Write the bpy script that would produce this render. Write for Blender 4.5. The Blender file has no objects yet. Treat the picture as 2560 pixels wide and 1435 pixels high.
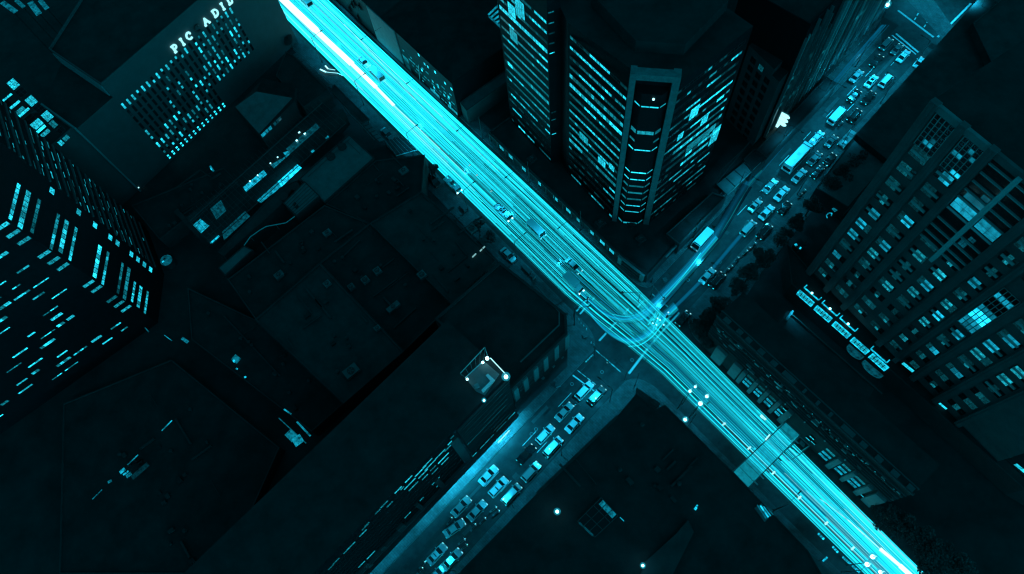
import bpy, math, random
from mathutils import Vector, Matrix
random.seed(7)
R_ = math.radians
scene = bpy.context.scene
COL = scene.collection

# ------------------------------------------------------------------ camera
F = 1707.0; H = 140.0; CX, CY = 1280.0, 717.5
def _norm(v): return v.normalized()
_d = _norm(Vector((1412.5 - CX, -(1500.4 - CY), -F)))      # straight down, seen from the camera
_Z = -_d; _Y = Vector((0, 1, 0)); _Y = _norm(_Y - _Z * _Y.dot(_Z)); _X = _Y.cross(_Z)
ROT = Matrix((_X, _Y, _Z))                                  # world = ROT @ cam
cam_d = bpy.data.cameras.new('camera'); cam = bpy.data.objects.new('camera', cam_d); COL.objects.link(cam)
cam.matrix_world = Matrix.Translation((0, 0, H)) @ ROT.to_4x4()
cam_d.sensor_width = 36.0; cam_d.lens = 36.0 * F / 2560.0; cam_d.clip_end = 3000; cam_d.clip_start = 0.5
scene.camera = cam
ROTT = ROT.transposed()
def G(px, py, z=0.0):
    "point of the place at height z that the photograph shows at (px, py)"
    r = ROT @ Vector((px - CX, -(py - CY), -F)); t = (z - H) / r.z
    return Vector((r.x * t, r.y * t, z))
def P(v):
    c = ROTT @ (Vector(v) - Vector((0, 0, H)))
    return (CX + F * c.x / -c.z, CY - F * c.y / -c.z)

# ------------------------------------------------------------------ world, sun, exposure
W = bpy.data.worlds.new('World'); scene.world = W; W.use_nodes = True
nt = W.node_tree; bg = nt.nodes['Background']
sky = nt.nodes.new('ShaderNodeTexSky'); sky.sky_type = 'NISHITA'; sky.sun_disc = False
sky.sun_elevation = R_(2.0); sky.sun_rotation = R_(140)
bw = nt.nodes.new('ShaderNodeRGBToBW'); mx = nt.nodes.new('ShaderNodeMix'); mx.data_type = 'RGBA'; mx.blend_type = 'MULTIPLY'
mx.inputs[0].default_value = 1.0; mx.inputs[7].default_value = (0.0, 0.68, 1.0, 1)
nt.links.new(sky.outputs[0], bw.inputs[0]); nt.links.new(bw.outputs[0], mx.inputs[6]); nt.links.new(mx.outputs[2], bg.inputs[0])
bg.inputs[1].default_value = 0.15; sky.sun_elevation = R_(5.0)
sun_d = bpy.data.lights.new('moon', 'SUN'); sun = bpy.data.objects.new('moon', sun_d); COL.objects.link(sun)
sun_d.energy = 0.10; sun_d.angle = R_(12); sun_d.color = (0.0, 0.62, 1.0); sun.rotation_euler = (R_(40), 0, R_(40))
scene.view_settings.view_transform = 'Standard'; scene.view_settings.look = 'None'
scene.view_settings.exposure = 0.0; scene.view_settings.gamma = 1.0
scene.cycles.max_bounces = 5; scene.cycles.diffuse_bounces = 2; scene.cycles.glossy_bounces = 2
scene.cycles.transparent_max_bounces = 10; scene.cycles.transmission_bounces = 3
scene.cycles.caustics_reflective = False; scene.cycles.caustics_refractive = False
scene.cycles.sample_clamp_indirect = 3.0
CY_ = (0.012, 0.60, 1.0)
scene.cycles.pixel_filter_type = 'BLACKMAN_HARRIS'; scene.cycles.filter_width = 1.25

# ------------------------------------------------------------------ materials
MATS = {}
def mat(name, col=(.3, .3, .3), rough=.7, metal=0, noise=0, nscale=1.0, bump=0, coat=0, alpha=1.0, spec=.5, brick=None):
    m = bpy.data.materials.new(name); m.use_nodes = True; n = m.node_tree; b = n.nodes['Principled BSDF']
    b.inputs['Base Color'].default_value = (*col, 1); b.inputs['Roughness'].default_value = rough
    b.inputs['Metallic'].default_value = metal; b.inputs['Coat Weight'].default_value = coat
    b.inputs['Specular IOR Level'].default_value = spec
    b.inputs['Alpha'].default_value = alpha
    tc = n.nodes.new('ShaderNodeTexCoord')
    if noise:
        nz = n.nodes.new('ShaderNodeTexNoise'); nz.inputs['Scale'].default_value = nscale; nz.inputs['Detail'].default_value = 6
        nz.inputs['Roughness'].default_value = .65
        n.links.new(tc.outputs['Object'], nz.inputs['Vector'])
        mr = n.nodes.new('ShaderNodeMapRange'); mr.inputs[1].default_value = .3; mr.inputs[2].default_value = .7
        mr.inputs[3].default_value = 1 - noise; mr.inputs[4].default_value = 1 + noise
        n.links.new(nz.outputs[0], mr.inputs[0])
        mm = n.nodes.new('ShaderNodeMix'); mm.data_type = 'RGBA'; mm.blend_type = 'MULTIPLY'; mm.inputs[0].default_value = 1
        mm.inputs[6].default_value = (*col, 1); n.links.new(mr.outputs[0], mm.inputs[7])
        out = mm.outputs[2]
        if brick:
            br = n.nodes.new('ShaderNodeTexBrick'); br.inputs['Scale'].default_value = 1; br.inputs['Brick Width'].default_value = brick[0]
            br.inputs['Row Height'].default_value = brick[1]; br.inputs['Mortar Size'].default_value = brick[2]
            br.inputs['Color1'].default_value = (1, 1, 1, 1); br.inputs['Color2'].default_value = (.72, .72, .72, 1); br.inputs['Mortar'].default_value = (.35, .35, .35, 1)
            mp = n.nodes.new('ShaderNodeMapping'); mp.inputs['Rotation'].default_value = (0, 0, R_(brick[3] if len(brick) > 3 else 0))
            n.links.new(tc.outputs['Object'], mp.inputs[0]); n.links.new(mp.outputs[0], br.inputs[0])
            m3 = n.nodes.new('ShaderNodeMix'); m3.data_type = 'RGBA'; m3.blend_type = 'MULTIPLY'; m3.inputs[0].default_value = 1
            n.links.new(out, m3.inputs[6]); n.links.new(br.outputs[0], m3.inputs[7]); out = m3.outputs[2]
        n.links.new(out, b.inputs['Base Color'])
        if bump:
            bp = n.nodes.new('ShaderNodeBump'); bp.inputs['Strength'].default_value = bump; bp.inputs['Distance'].default_value = .1
            n.links.new(nz.outputs[0], bp.inputs['Height']); n.links.new(bp.outputs[0], b.inputs['Normal'])
    MATS[name] = m; return m
def emat(name, noise=0, nscale=1.0, color=CY_, strength=1.0, base=.02, stretch=None):
    "something that gives off light; the face attribute 'glow' says how strongly each pane or lamp burns"
    m = bpy.data.materials.new(name); m.use_nodes = True; n = m.node_tree; b = n.nodes['Principled BSDF']
    b.inputs['Base Color'].default_value = (base, base, base, 1); b.inputs['Roughness'].default_value = .15
    b.inputs['Emission Color'].default_value = (*color, 1)
    at = n.nodes.new('ShaderNodeAttribute'); at.attribute_name = 'glow'
    mu = n.nodes.new('ShaderNodeMath'); mu.operation = 'MULTIPLY'; mu.inputs[1].default_value = strength
    n.links.new(at.outputs['Fac'], mu.inputs[0]); out = mu.outputs[0]
    if noise:
        tc = n.nodes.new('ShaderNodeTexCoord'); nz = n.nodes.new('ShaderNodeTexNoise')
        nz.inputs['Scale'].default_value = nscale; nz.inputs['Detail'].default_value = 4; nz.inputs['Roughness'].default_value = .75
        if stretch:
            mp = n.nodes.new('ShaderNodeMapping'); mp.inputs['Scale'].default_value = stretch
            n.links.new(tc.outputs['Object'], mp.inputs[0]); n.links.new(mp.outputs[0], nz.inputs['Vector'])
        else: n.links.new(tc.outputs['Object'], nz.inputs['Vector'])
        mr = n.nodes.new('ShaderNodeMapRange'); mr.inputs[1].default_value = .36; mr.inputs[2].default_value = .64
        mr.inputs[3].default_value = 1 - noise; mr.inputs[4].default_value = 1 + noise
        n.links.new(nz.outputs[0], mr.inputs[0])
        m2 = n.nodes.new('ShaderNodeMath'); m2.operation = 'MULTIPLY'; n.links.new(out, m2.inputs[0]); n.links.new(mr.outputs[0], m2.inputs[1]); out = m2.outputs[0]
    n.links.new(out, b.inputs['Emission Strength'])
    MATS[name] = m; return m

mat('ground', (.032, .032, .032), .95, noise=.5, nscale=.15)
mat('asphalt', (.036, .036, .036), .6, noise=.45, nscale=.6, bump=.2, spec=.35)
mat('pavement', (.10, .10, .10), .8, noise=.4, nscale=.5, brick=(.9, .45, .02, 42))
mat('kerb', (.35, .35, .35), .8, noise=.2, nscale=2)
mat('paint', (.75, .75, .75), .6, noise=.3, nscale=3)
mat('roof_dark', (.037, .037, .037), .95, noise=.35, nscale=.25, spec=.2)
mat('roof_mid', (.056, .056, .056), .9, noise=.3, nscale=.3, spec=.2)
mat('roof_light', (.16, .16, .16), .85, noise=.25, nscale=.5, spec=.3)
mat('wall_dark', (.05, .05, .05), .8, noise=.2, nscale=.5, spec=.2)
mat('concrete', (.125, .125, .125), .85, noise=.22, nscale=.35, spec=.2)
mat('wall', (.095, .095, .095), .85, noise=.12, nscale=.4, spec=.2)
mat('wall_light', (.26, .26, .26), .8, noise=.15, nscale=.8, spec=.2)
mat('tile_wall', (.2, .2, .2), .45, noise=.3, nscale=1.2)
mat('curtain_wall', (.016, .016, .018), .5, noise=.2, nscale=.8, spec=.06)
mat('glass_dark', (.02, .02, .022), .12, spec=.6)
mat('metal', (.35, .35, .35), .4, metal=.6, noise=.1, nscale=4)
mat('metal_dark', (.06, .06, .06), .5, metal=.4)
mat('white_metal', (.7, .7, .7), .45)
mat('foliage', (.06, .06, .055), .8, noise=.4, nscale=.7)
mat('bark', (.07, .06, .05), .9)
mat('rubber', (.02, .02, .02), .8)
mat('car_white', (.88, .88, .88), .3, coat=.6); mat('car_silver', (.5, .5, .5), .3, metal=.3, coat=.6)
mat('car_grey', (.16, .16, .16), .3, metal=.3, coat=.7); mat('car_black', (.015, .015, .015), .18, coat=1)
mat('bus_paint', (.62, .62, .62), .35, coat=.3)
mat('membrane', (.6, .6, .6), .5, alpha=.42, noise=.15, nscale=1.5)
mat('arcade_glass', (.05, .05, .05), .1, alpha=.18)
emat('lit_window', noise=1.0, nscale=3.2, stretch=(1, 1, 1.5), color=(.02, .76, 1.0))
emat('lit_small', noise=.5, nscale=2.0, color=(.02, .76, 1.0))
emat('lamp', color=(.34, .92, 1.0))
emat('white_light', color=(.40, .95, 1.0))
emat('lit_soft', noise=.55, nscale=.7, color=(.012, .66, 1.0))
emat('frosted_halo', color=(.02, .72, 1.0)); MATS['frosted_halo'].node_tree.nodes['Principled BSDF'].inputs['Alpha'].default_value = .3  # translucent glow for the painted halos round the lamps
emat('lit_membrane', noise=.35, nscale=1.4, color=(.01, .74, 1.0), base=.4); MATS['lit_membrane'].node_tree.nodes['Principled BSDF'].inputs['Alpha'].default_value = .17
mat('mullion', (.55, .55, .55), .6)
emat('trail', color=(.012, .80, 1.0), base=.0)
emat('soft_trail', color=(.004, .50, .95), base=.0)
emat('street_lit', noise=.8, nscale=1.1, color=(.01, .68, 1.0))

# ------------------------------------------------------------------ mesh builder
class MB:
    def __init__(s): s.v = []; s.f = []; s.m = []; s.g = []; s.mats = []
    def mi(s, m):
        if m not in s.mats: s.mats.append(m)
        return s.mats.index(m)
    def face(s, pts, m, g=0.0):
        i = len(s.v); s.v += [Vector(p) for p in pts]; s.f.append(tuple(range(i, i + len(pts)))); s.m.append(s.mi(m)); s.g.append(g); return s
    def hexa(s, lo, hi, m, g=0.0, top=None):
        "lo, hi: matching rings of points; closes both ends"
        n = len(lo); i = len(s.v); s.v += [Vector(p) for p in lo] + [Vector(p) for p in hi]
        k = s.mi(m); kt = s.mi(top) if top else k
        s.f.append(tuple(range(i + n - 1, i - 1, -1))); s.m.append(k); s.g.append(g)
        s.f.append(tuple(range(i + n, i + 2 * n))); s.m.append(kt); s.g.append(g)
        for a in range(n):
            b = (a + 1) % n
            s.f.append((i + a, i + b, i + n + b, i + n + a)); s.m.append(k); s.g.append(g)
        return s
    def prism(s, poly, z0, z1, m, g=0.0, top=None):
        poly = [Vector((p[0], p[1])) for p in poly]
        A = sum(poly[i].x * poly[(i + 1) % len(poly)].y - poly[(i + 1) % len(poly)].x * poly[i].y for i in range(len(poly)))
        if A < 0: poly = poly[::-1]
        return s.hexa([(p.x, p.y, z0) for p in poly], [(p.x, p.y, z1) for p in poly], m, g, top)
    def box(s, c, sx, sy, sz, m, rz=0.0, g=0.0, top=None):
        c = Vector(c); u = Vector((math.cos(rz), math.sin(rz), 0)) * sx / 2; v = Vector((-math.sin(rz), math.cos(rz), 0)) * sy / 2; w = Vector((0, 0, sz / 2))
        return s.hexa([c - u - v - w, c + u - v - w, c + u + v - w, c - u + v - w], [c - u - v + w, c + u - v + w, c + u + v + w, c - u + v + w], m, g, top)
    def bar(s, a, b, w, m, h=None, g=0.0):
        "square bar from a to b"
        a = Vector(a); b = Vector(b); d = (b - a)
        if d.length < 1e-6: return s
        d.normalize(); up = Vector((0, 0, 1)) if abs(d.z) < .95 else Vector((1, 0, 0))
        u = d.cross(up).normalized() * w / 2; v = u.cross(d).normalized() * (h or w) / 2
        return s.hexa([a - u - v, a + u - v, a + u + v, a - u + v][::-1], [b - u - v, b + u - v, b + u + v, b - u + v][::-1], m, g)
    def tube(s, pts, r, m, n=6, g=0.0):
        for a, b in zip(pts, pts[1:]): s.cyl(a, b, r, r, m, n, g)
        return s
    def cyl(s, a, b, r0, r1, m, n=10, g=0.0):
        a = Vector(a); b = Vector(b); d = (b - a).normalized(); up = Vector((0, 0, 1)) if abs(d.z) < .95 else Vector((1, 0, 0))
        u = d.cross(up).normalized(); v = d.cross(u)
        ring = lambda c, r: [c + (u * math.cos(2 * math.pi * k / n) + v * math.sin(2 * math.pi * k / n)) * r for k in range(n)]
        return s.hexa(ring(a, r0)[::-1], ring(b, r1)[::-1], m, g)
    def ball(s, c, r, m, g=0.0, n=8, sz=1.0):
        c = Vector(c); rings = []
        for j in range(1, n // 2 + 1):
            th = math.pi * j / (n // 2 + 1); rings.append([c + Vector((math.sin(th) * math.cos(2 * math.pi * k / n) * r, math.sin(th) * math.sin(2 * math.pi * k / n) * r, math.cos(th) * r * sz)) for k in range(n)])
        s.face(rings[0], m, g); s.face(rings[-1][::-1], m, g)
        for A, B in zip(rings, rings[1:]):
            for k in range(n): s.face([A[k], B[k], B[(k + 1) % n], A[(k + 1) % n]], m, g)
        return s
    def build(s, name, parent=None, smooth=False, link=True):
        me = bpy.data.meshes.new(name); o = bpy.data.objects.new(name, me)
        org = Vector(parent.get('_o', (0, 0, 0))) if parent else Vector((0, 0, 0))
        if parent: o['_o'] = org[:]
        me.from_pydata([v - org for v in s.v], [], s.f)
        for m in s.mats: me.materials.append(MATS[m])
        me.polygons.foreach_set('material_index', s.m)
        if smooth: me.polygons.foreach_set('use_smooth', [True] * len(s.f))
        if any(s.g):
            at = me.attributes.new('glow', 'FLOAT', 'FACE'); at.data.foreach_set('value', s.g)
        me.update()
        if link: COL.objects.link(o)
        if parent: o.parent = parent
        return o
def tag(o, label=None, cat=None, group=None, kind=None):
    if label: o['label'] = label
    if cat: o['category'] = cat
    if group: o['group'] = group
    if kind: o['kind'] = kind
    return o
def empty(name, loc, label=None, cat=None, group=None, rz=0):
    o = bpy.data.objects.new(name, None); COL.objects.link(o); o.location = loc; o.rotation_euler.z = rz
    o['_o'] = tuple(loc) if rz == 0 else (0, 0, 0)
    o.empty_display_size = .5
    return tag(o, label, cat, group)
def struct(mb, name): return tag(mb.build(name), kind='structure')
def copy_tree(o, parent=None):
    c = o.copy(); COL.objects.link(c)
    if parent: c.parent = parent
    for ch in o.children: copy_tree(ch, c)
    return c

# ------------------------------------------------------------------ street frames
O = G(1580, 830)
def fr(a): return Vector((math.cos(R_(a)), math.sin(R_(a)), 0))
AZA, AZB = -47.8, 48.0
ea, na = fr(AZA), fr(AZA + 90)          # avenue: along (to the south east), across (to the north east)
eb, nb = fr(AZB), fr(AZB - 90)          # street: along (to the north east), across (to the south east)
def A_(t, n, z=0): return O + ea * t + na * n + Vector((0, 0, z))
def B_(s, n, z=0): return O + eb * s + nb * n + Vector((0, 0, z))

# ------------------------------------------------------------------ ground, roads, pavements
m = MB(); m.face([(-900, -900, 0), (900, -900, 0), (900, 900, 0), (-900, 900, 0)], 'ground'); struct(m, 'ground')
m = MB(); m.face([A_(-260, -6.3, .008), A_(200, -4.6, .008), A_(200, 9.2, .008), A_(-260, 8.6, .008)], 'asphalt'); struct(m, 'avenue_road')
m = MB()
m.face([B_(0, -3.6, .004), B_(0, 5.7, .004), B_(112, 5.6, .004), B_(112, -3.7, .004)], 'asphalt')
m.face([B_(-120, -3.2, .004), B_(-120, 5.8, .004), B_(0, 5.7, .004), B_(0, -3.6, .004)], 'asphalt')
m.face([A_(-14, -13, .002), A_(18, -13, .002), A_(18, 18, .002), A_(-14, 18, .002)], 'asphalt')
m.face([B_(112, -30, .004), B_(112, 40, .004), B_(170, 40, .004), B_(170, -30, .004)], 'asphalt')
struct(m, 'street_road')
def pave(pts, name='pavement'):
    m = MB(); m.prism(pts, 0, .13, 'kerb', top='pavement'); struct(m, name)
def arc(p, c, q, n=6): # quadratic corner
    return [p * (1 - t) ** 2 + c * 2 * t * (1 - t) + q * t * t for t in [i / n for i in range(n + 1)]]
pave([A_(-260, -6.4)] + arc(A_(-11.5, -6.2), A_(-4.2, -5.6), B_(-8.6, -3.3)) + [B_(-120, -3.3), B_(-120, -7.5), B_(-20, -7.5), A_(-8, -14), A_(-14, -10.5), A_(-260, -10.5)])
pave([A_(-260, 8.8)] + arc(A_(-10, 8.7), A_(-4.4, 8.6), B_(12, -3.8)) + [B_(104, -3.8), B_(112, -9), B_(112, -12), B_(22, -8), A_(-12, 12), A_(-260, 12)])
pave(arc(A_(11, 9.0), A_(6.4, 8.9), B_(13, 5.7)) + [B_(98, 5.7), B_(110, 5.6), B_(110, 9.5), B_(30, 12), B_(16, 14), A_(13.2, 12), A_(13.2, 9.0)])
pave(arc(A_(14, -4.9), A_(6.2, -5.2), B_(-11, 5.9)) + [B_(-120, 5.9), B_(-120, 13), B_(-26, 13), A_(16, -14), A_(200, -12), A_(200, -4.8)])
# kerb stones and painted markings
m = MB()
def line(a, b, w, dash=None, z=.013):
    a = Vector(a); b = Vector(b); d = b - a; L = d.length; d.normalize(); u = Vector((-d.y, d.x, 0)) * w / 2
    t = 0
    while t < L:
        e = min(L, t + (dash[0] if dash else L))
        p, q = a + d * t, a + d * e
        m.face([(p - u)[:2] + (z,), (q - u)[:2] + (z,), (q + u)[:2] + (z,), (p + u)[:2] + (z,)], 'paint')
        t = e + (dash[1] if dash else L)
def pl(x0, y0, x1, y1, w, dash=None): line(G(x0, y0), G(x1, y1), w, dash)
pl(1498, 852, 1538, 808, .42); pl(1538, 808, 1572, 771, .34); pl(1594, 768, 1609, 752, .4)
pl(1441, 778, 1474, 741, .38); pl(1450, 785, 1486, 744, .38)
pl(1490, 876, 1554, 932, .16, (1.1, .35)); pl(1444, 926, 1490, 962, .13, (1.0, .3))
pl(1432, 938, 1455, 955, .3); pl(1455, 955, 1490, 981, .22, (1.6, .7)); pl(1630, 735, 1642, 744, .22); pl(1655, 755, 1672, 769, .18)
pl(1572, 934, 1622, 868, .5); pl(1622, 868, 1655, 830, .45); pl(1655, 830, 1698, 782, .4)
pl(1464, 905, 1482, 887, .3, (.35, .18)); pl(1440, 1010, 1420, 1032, .1)
for s0, s1, n in ((-23, -19, -.6), (-34, -30, -.5), (-45, -41, -.4), (-33, -30, 2.6), (-43.5, -40.5, 2.6),(38.5,42,-.6),(47,50.5,-.5),(56,60,-1.4),(66,69,-1.4),(75,78,-1.1),(84,88,-1.0),(92,96,-.9),(80,83,1.6),(89,92.5,1.6),(99,102,1.9),(60,63,1.4)):
    line(B_(s0, n), B_(s1, n), .13)
# stop lines and cross street at the far end
for a in ((2245, 26, 2334, 93, .55), (2240, 84, 2296, 131, .5), (2230, 88, 2290, 136, .35), (2344, 93, 2428, 8, .5)): pl(*a)
pl(2286, 50, 2310, 8, .3, (1.0, .8)); pl(2310, 68, 2336, 26, .3, (1.0, .8))
struct(m, 'road_markings')
mat('asphalt_old', (.07, .07, .07), .75, noise=.3, nscale=.8); mat('asphalt_new', (.016, .016, .016), .5, noise=.2, nscale=.8)
rp = random.Random(21); m = MB()
for i in range(60):
    s_ = rp.choice((rp.uniform(-75, -12), rp.uniform(14, 105))); n_ = rp.uniform(-2.8, 4.6); L_, w_ = rp.choice(((rp.uniform(2, 9), rp.uniform(.4, 1.0)), (rp.uniform(.8, 2), rp.uniform(.8, 1.6))))
    z_ = .0085 + .0001 * i
    m.face([B_(s_, n_, z_), B_(s_, n_ + w_, z_), B_(s_ + L_, n_ + w_ * rp.uniform(.8, 1.1), z_), B_(s_ + L_ * 1.02, n_, z_)], rp.choice(('asphalt_old', 'asphalt_new')))
struct(m, 'road_patches')
for i, (x, y) in enumerate(((1430, 960), (1340, 1073), (1329, 1085), (1368, 1142), (1720, 700), (1800, 655), (1684, 730), (1900, 495), (2108, 268), (1250, 1330), (1505, 930), (1580, 900))):
    p = G(x, y, 0); q = MB(); q.cyl((p.x, p.y, .016), (p.x, p.y, .024), .38, .38, 'metal', 16); q.cyl((p.x, p.y, .024), (p.x, p.y, .028), .28, .28, 'metal_dark', 16); tag(q.build('manhole_cover'), 'one of the small round manhole covers set in the street', 'manhole cover', 'manhole covers in the street')
m = MB()  # lighter concrete lane of the cross street
m.prism([G(2268, 0)[:2], G(2314, -30)[:2], G(2384, 70)[:2], G(2356, 98)[:2]], 0, .02, 'pavement'); struct(m, 'cross_street_lane')

# ------------------------------------------------------------------ vehicles
def loft(mb, st, m):
    "st: list of (x, half width, z bottom, z belt, top half width): a car body from tail to nose"
    rings = []
    for x, w, zb, zt, wt in st:
        rings.append([Vector((x, -w * .92, zb)), Vector((x, -w, zb + (zt - zb) * .45)), Vector((x, -wt, zt)), Vector((x, wt, zt)), Vector((x, w, zb + (zt - zb) * .45)), Vector((x, w * .92, zb))])
    for A, B in zip(rings, rings[1:]):
        for k in range(6): mb.face([A[k], B[k], B[(k + 1) % 6], A[(k + 1) % 6]][::-1], m)
    mb.face(rings[0], m); mb.face(rings[-1][::-1], m)
def cabin(mb, x0, x1, rx0, rx1, zb, zt, w, wt, m):
    mb.hexa([(x0, -w, zb), (x1, -w, zb), (x1, w, zb), (x0, w, zb)], [(rx0, -wt, zt), (rx1, -wt, zt), (rx1, wt, zt), (rx0, wt, zt)], m)
def car(name, paint, L=4.6, Wd=1.82, kind='sedan', sunroof=False, lights=True):
    root = bpy.data.objects.new(name, None); COL.objects.link(root); root['_o'] = (0, 0, 0)
    h = L / 2; w = Wd / 2
    zb, zt, top = .28, .88, 1.43
    if kind == 'suv': zt, top = 1.0, 1.68
    if kind == 'mpv': zt, top = 1.0, 1.78
    st = [(-h, w * .80, .42, zt * .72, w * .66), (-h + .12, w * .93, .3, zt * .93, w * .82), (-h + .5, w, zb, zt, w * .88), (-h + 1.2, w, zb, zt * 1.02, w * .9),
          (h - 1.45, w, zb, zt, w * .9), (h - .75, w * .99, zb, zt * .9, w * .84), (h - .25, w * .92, .3, zt * .8, w * .76), (h - .06, w * .82, .36, zt * .68, w * .62), (h, w * .6, .42, zt * .55, w * .5)]
    b = MB(); loft(b, st, paint)
    if kind == 'sedan': x0, x1, r0, r1 = -h + .62, h - 1.15, -h + 1.35, h - 1.95
    elif kind == 'suv': x0, x1, r0, r1 = -h + .16, h - 1.05, -h + .45, h - 1.75
    else: x0, x1, r0, r1 = -h + .1, h - .6, -h + .3, h - 1.35
    zc = zt - .04; wb = w * .88; wt = w * .68
    cabin(b, x0, x1, r0, r1, zc, top, wb, wt, paint)
    for sy in (-1, 1):
        b.box((h - 1.65 if kind != 'mpv' else h - 1.1, sy * (w + .1), zt + .04), .16, .2, .13, paint)
    body = b.build('body', root)
    def qd(nm, pts, mt='glass_dark', g=0):
        q = MB(); nrm = (Vector(pts[1]) - Vector(pts[0])).cross(Vector(pts[2]) - Vector(pts[1])).normalized()
        pts = [Vector(p) for p in pts]; q.hexa([p - nrm * .01 for p in pts], [p + nrm * .012 for p in pts], mt, g); return q.build(nm, root)
    lp = lambda a, b_, t: a + (b_ - a) * t
    def trap(xa, xb, t0, t1, k): # glass across the width on the slope from (xa,zc,wb) to (xb,top,wt)
        X0, X1 = lp(xa, xb, t0), lp(xa, xb, t1); Z0, Z1 = lp(zc, top, t0), lp(zc, top, t1); W0, W1 = lp(wb, wt, t0) * k, lp(wb, wt, t1) * k
        return [(X0, -W0, Z0), (X0, W0, Z0), (X1, W1, Z1), (X1, -W1, Z1)]
    qd('windscreen', trap(x1, r1, .08, .97, .93))
    qd('rear_window', trap(x0, r0, .10, .93, .88)[::-1])
    for sy in (-1, 1):
        z0, z1 = lp(zc, top, .14), lp(zc, top, .86); y0, y1 = lp(wb, wt, .14), lp(wb, wt, .86)
        xa, xb = lp(x0, r0, .14) + .12, lp(x1, r1, .14) - .12; xc, xd = lp(x1, r1, .86) - .12, lp(x0, r0, .86) + .12
        pts = [(xa, sy * y0, z0), (xb, sy * y0, z0), (xc, sy * y1, z1), (xd, sy * y1, z1)]
        qd('side_window', pts if sy < 0 else pts[::-1])
        for xw in (-h + .85, h - .85):
            q = MB(); q.cyl((xw, sy * (w - .22), .33), (xw, sy * (w - .01), .33), .33, .33, 'rubber', 12); q.build('wheel', root)
        q = MB(); q.box((h - .13, sy * w * .62, zt * .7), .2, .34, .12, 'lamp', g=1.1 if lights else .02); q.build('headlight', root)
        q = MB(); q.box((-h + .05, sy * w * .66, zt * .76), .12, .3, .14, 'lit_small', g=1.6 if lights else .02); q.build('taillight', root)
    if sunroof:
        q = MB(); q.box(((r0 + r1) / 2 + .1, 0, top + .006), .8, .78, .02, 'glass_dark'); q.build('sunroof', root)
    if kind in ('suv', 'mpv'):
        for sy in (-1, 1):
            q = MB(); q.bar((r0 + .2, sy * wt * .93, top + .05), (r1 - .2, sy * wt * .93, top + .05), .05, 'metal'); q.build('roof_rail', root)
    return root
def van(name, paint, L=5.2, Wd=1.95, Hh=2.1, bus=False, mini=False):
    root = bpy.data.objects.new(name, None); COL.objects.link(root); root['_o'] = (0, 0, 0)
    h = L / 2; w = Wd / 2; b = MB()
    lo = [(-h, -w, .35), (h, -w, .35), (h, w, .35), (-h, w, .35)]; mid = [(-h, -w, 1.0), (h, -w, 1.0), (h, w, 1.0), (-h, w, 1.0)]
    k = .45 if not bus else .12
    hi = [(-h + .1, -w * .9, Hh), (h - k, -w * .9, Hh), (h - k, w * .9, Hh), (-h + .1, w * .9, Hh)]
    b.hexa(lo, mid, paint); b.hexa([Vector(p) + Vector((0, 0, .001)) for p in mid], hi, paint)
    b.box((-.1, 0, Hh + .015), L - 1.1, Wd * .72, .03, paint)
    b.build('body', root)
    q = MB(); q.hexa([(h - .02, -w * .86, 1.15), (h + .012 - k * .1, -w * .86, 1.15), (h + .012 - k * .1, w * .86, 1.15), (h - .02, w * .86, 1.15)],
                     [(h - k + .0, -w * .82, Hh - .12), (h - k * .88 + .03, -w * .82, Hh - .12), (h - k * .88 + .03, w * .82, Hh - .12), (h - k + .0, w * .82, Hh - .12)], 'glass_dark'); q.build('windscreen', root)
    q = MB(); q.box((-h + .02, 0, 1.5), .12, Wd * .78, Hh * .3, 'glass_dark'); q.build('rear_window', root)
    if mini:
        q = MB(); q.box((h - .62, 0, Hh + .02), .22, Wd * .74, .05, 'glass_dark'); q.build('roof_window', root)
    for sy in (-1, 1):
        q = MB()
        q.hexa([(-h + .5, sy * w * .985 - .01, 1.2), (h - .7, sy * w * .985 - .01, 1.2), (h - .7, sy * w * .985 + .01, 1.2), (-h + .5, sy * w * .985 + .01, 1.2)],
               [(-h + .5, sy * w * .93 - .01, Hh - .25), (h - .9, sy * w * .93 - .01, Hh - .25), (h - .9, sy * w * .93 + .015, Hh - .25), (-h + .5, sy * w * .93 + .015, Hh - .25)], 'glass_dark'); q.build('side_window', root)
        for xw in ((-h + 1.0, h - 1.0) if not bus else (-h + 2.4, h - 2.2)):
            q = MB(); q.cyl((xw, sy * (w - .25), .38), (xw, sy * (w - .01), .38), .38, .38, 'rubber', 12); q.build('wheel', root)
        q = MB(); q.box((h - .02, sy * w * .7, .75), .12, .3, .18, 'lamp', g=1.1); q.build('headlight', root)
        q = MB(); q.box((-h + .01, sy * w * .8, .95), .1, .2, .3, 'lit_small', g=1.5); q.build('taillight', root)
        if bus or mini:
            q = MB(); q.bar((h - .1, sy * w, Hh * .8), (h + .15, sy * (w + .22), Hh * .78), .06, 'metal_dark'); q.box((h + .15, sy * (w + .24), Hh * .7), .08, .16, .35, 'metal_dark'); q.build('mirror', root)
    if bus:
        for x in (-h + 2, -h + 4.2): q = MB(); q.box((x, 0, Hh + .04), .8, .7, .05, 'car_silver'); q.build('roof_hatch', root)
        q = MB(); q.box((h - 1.0, 0, Hh + .03), .25, Wd * .8, .05, 'metal_dark'); q.build('roof_vent', root)
        for sy in (-1, 1): q = MB(); q.bar((-h + .3, sy * w * .86, Hh + .04), (h - .5, sy * w * .86, Hh + .04), .07, 'metal_dark'); q.build('gutter', root)
    return root
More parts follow.
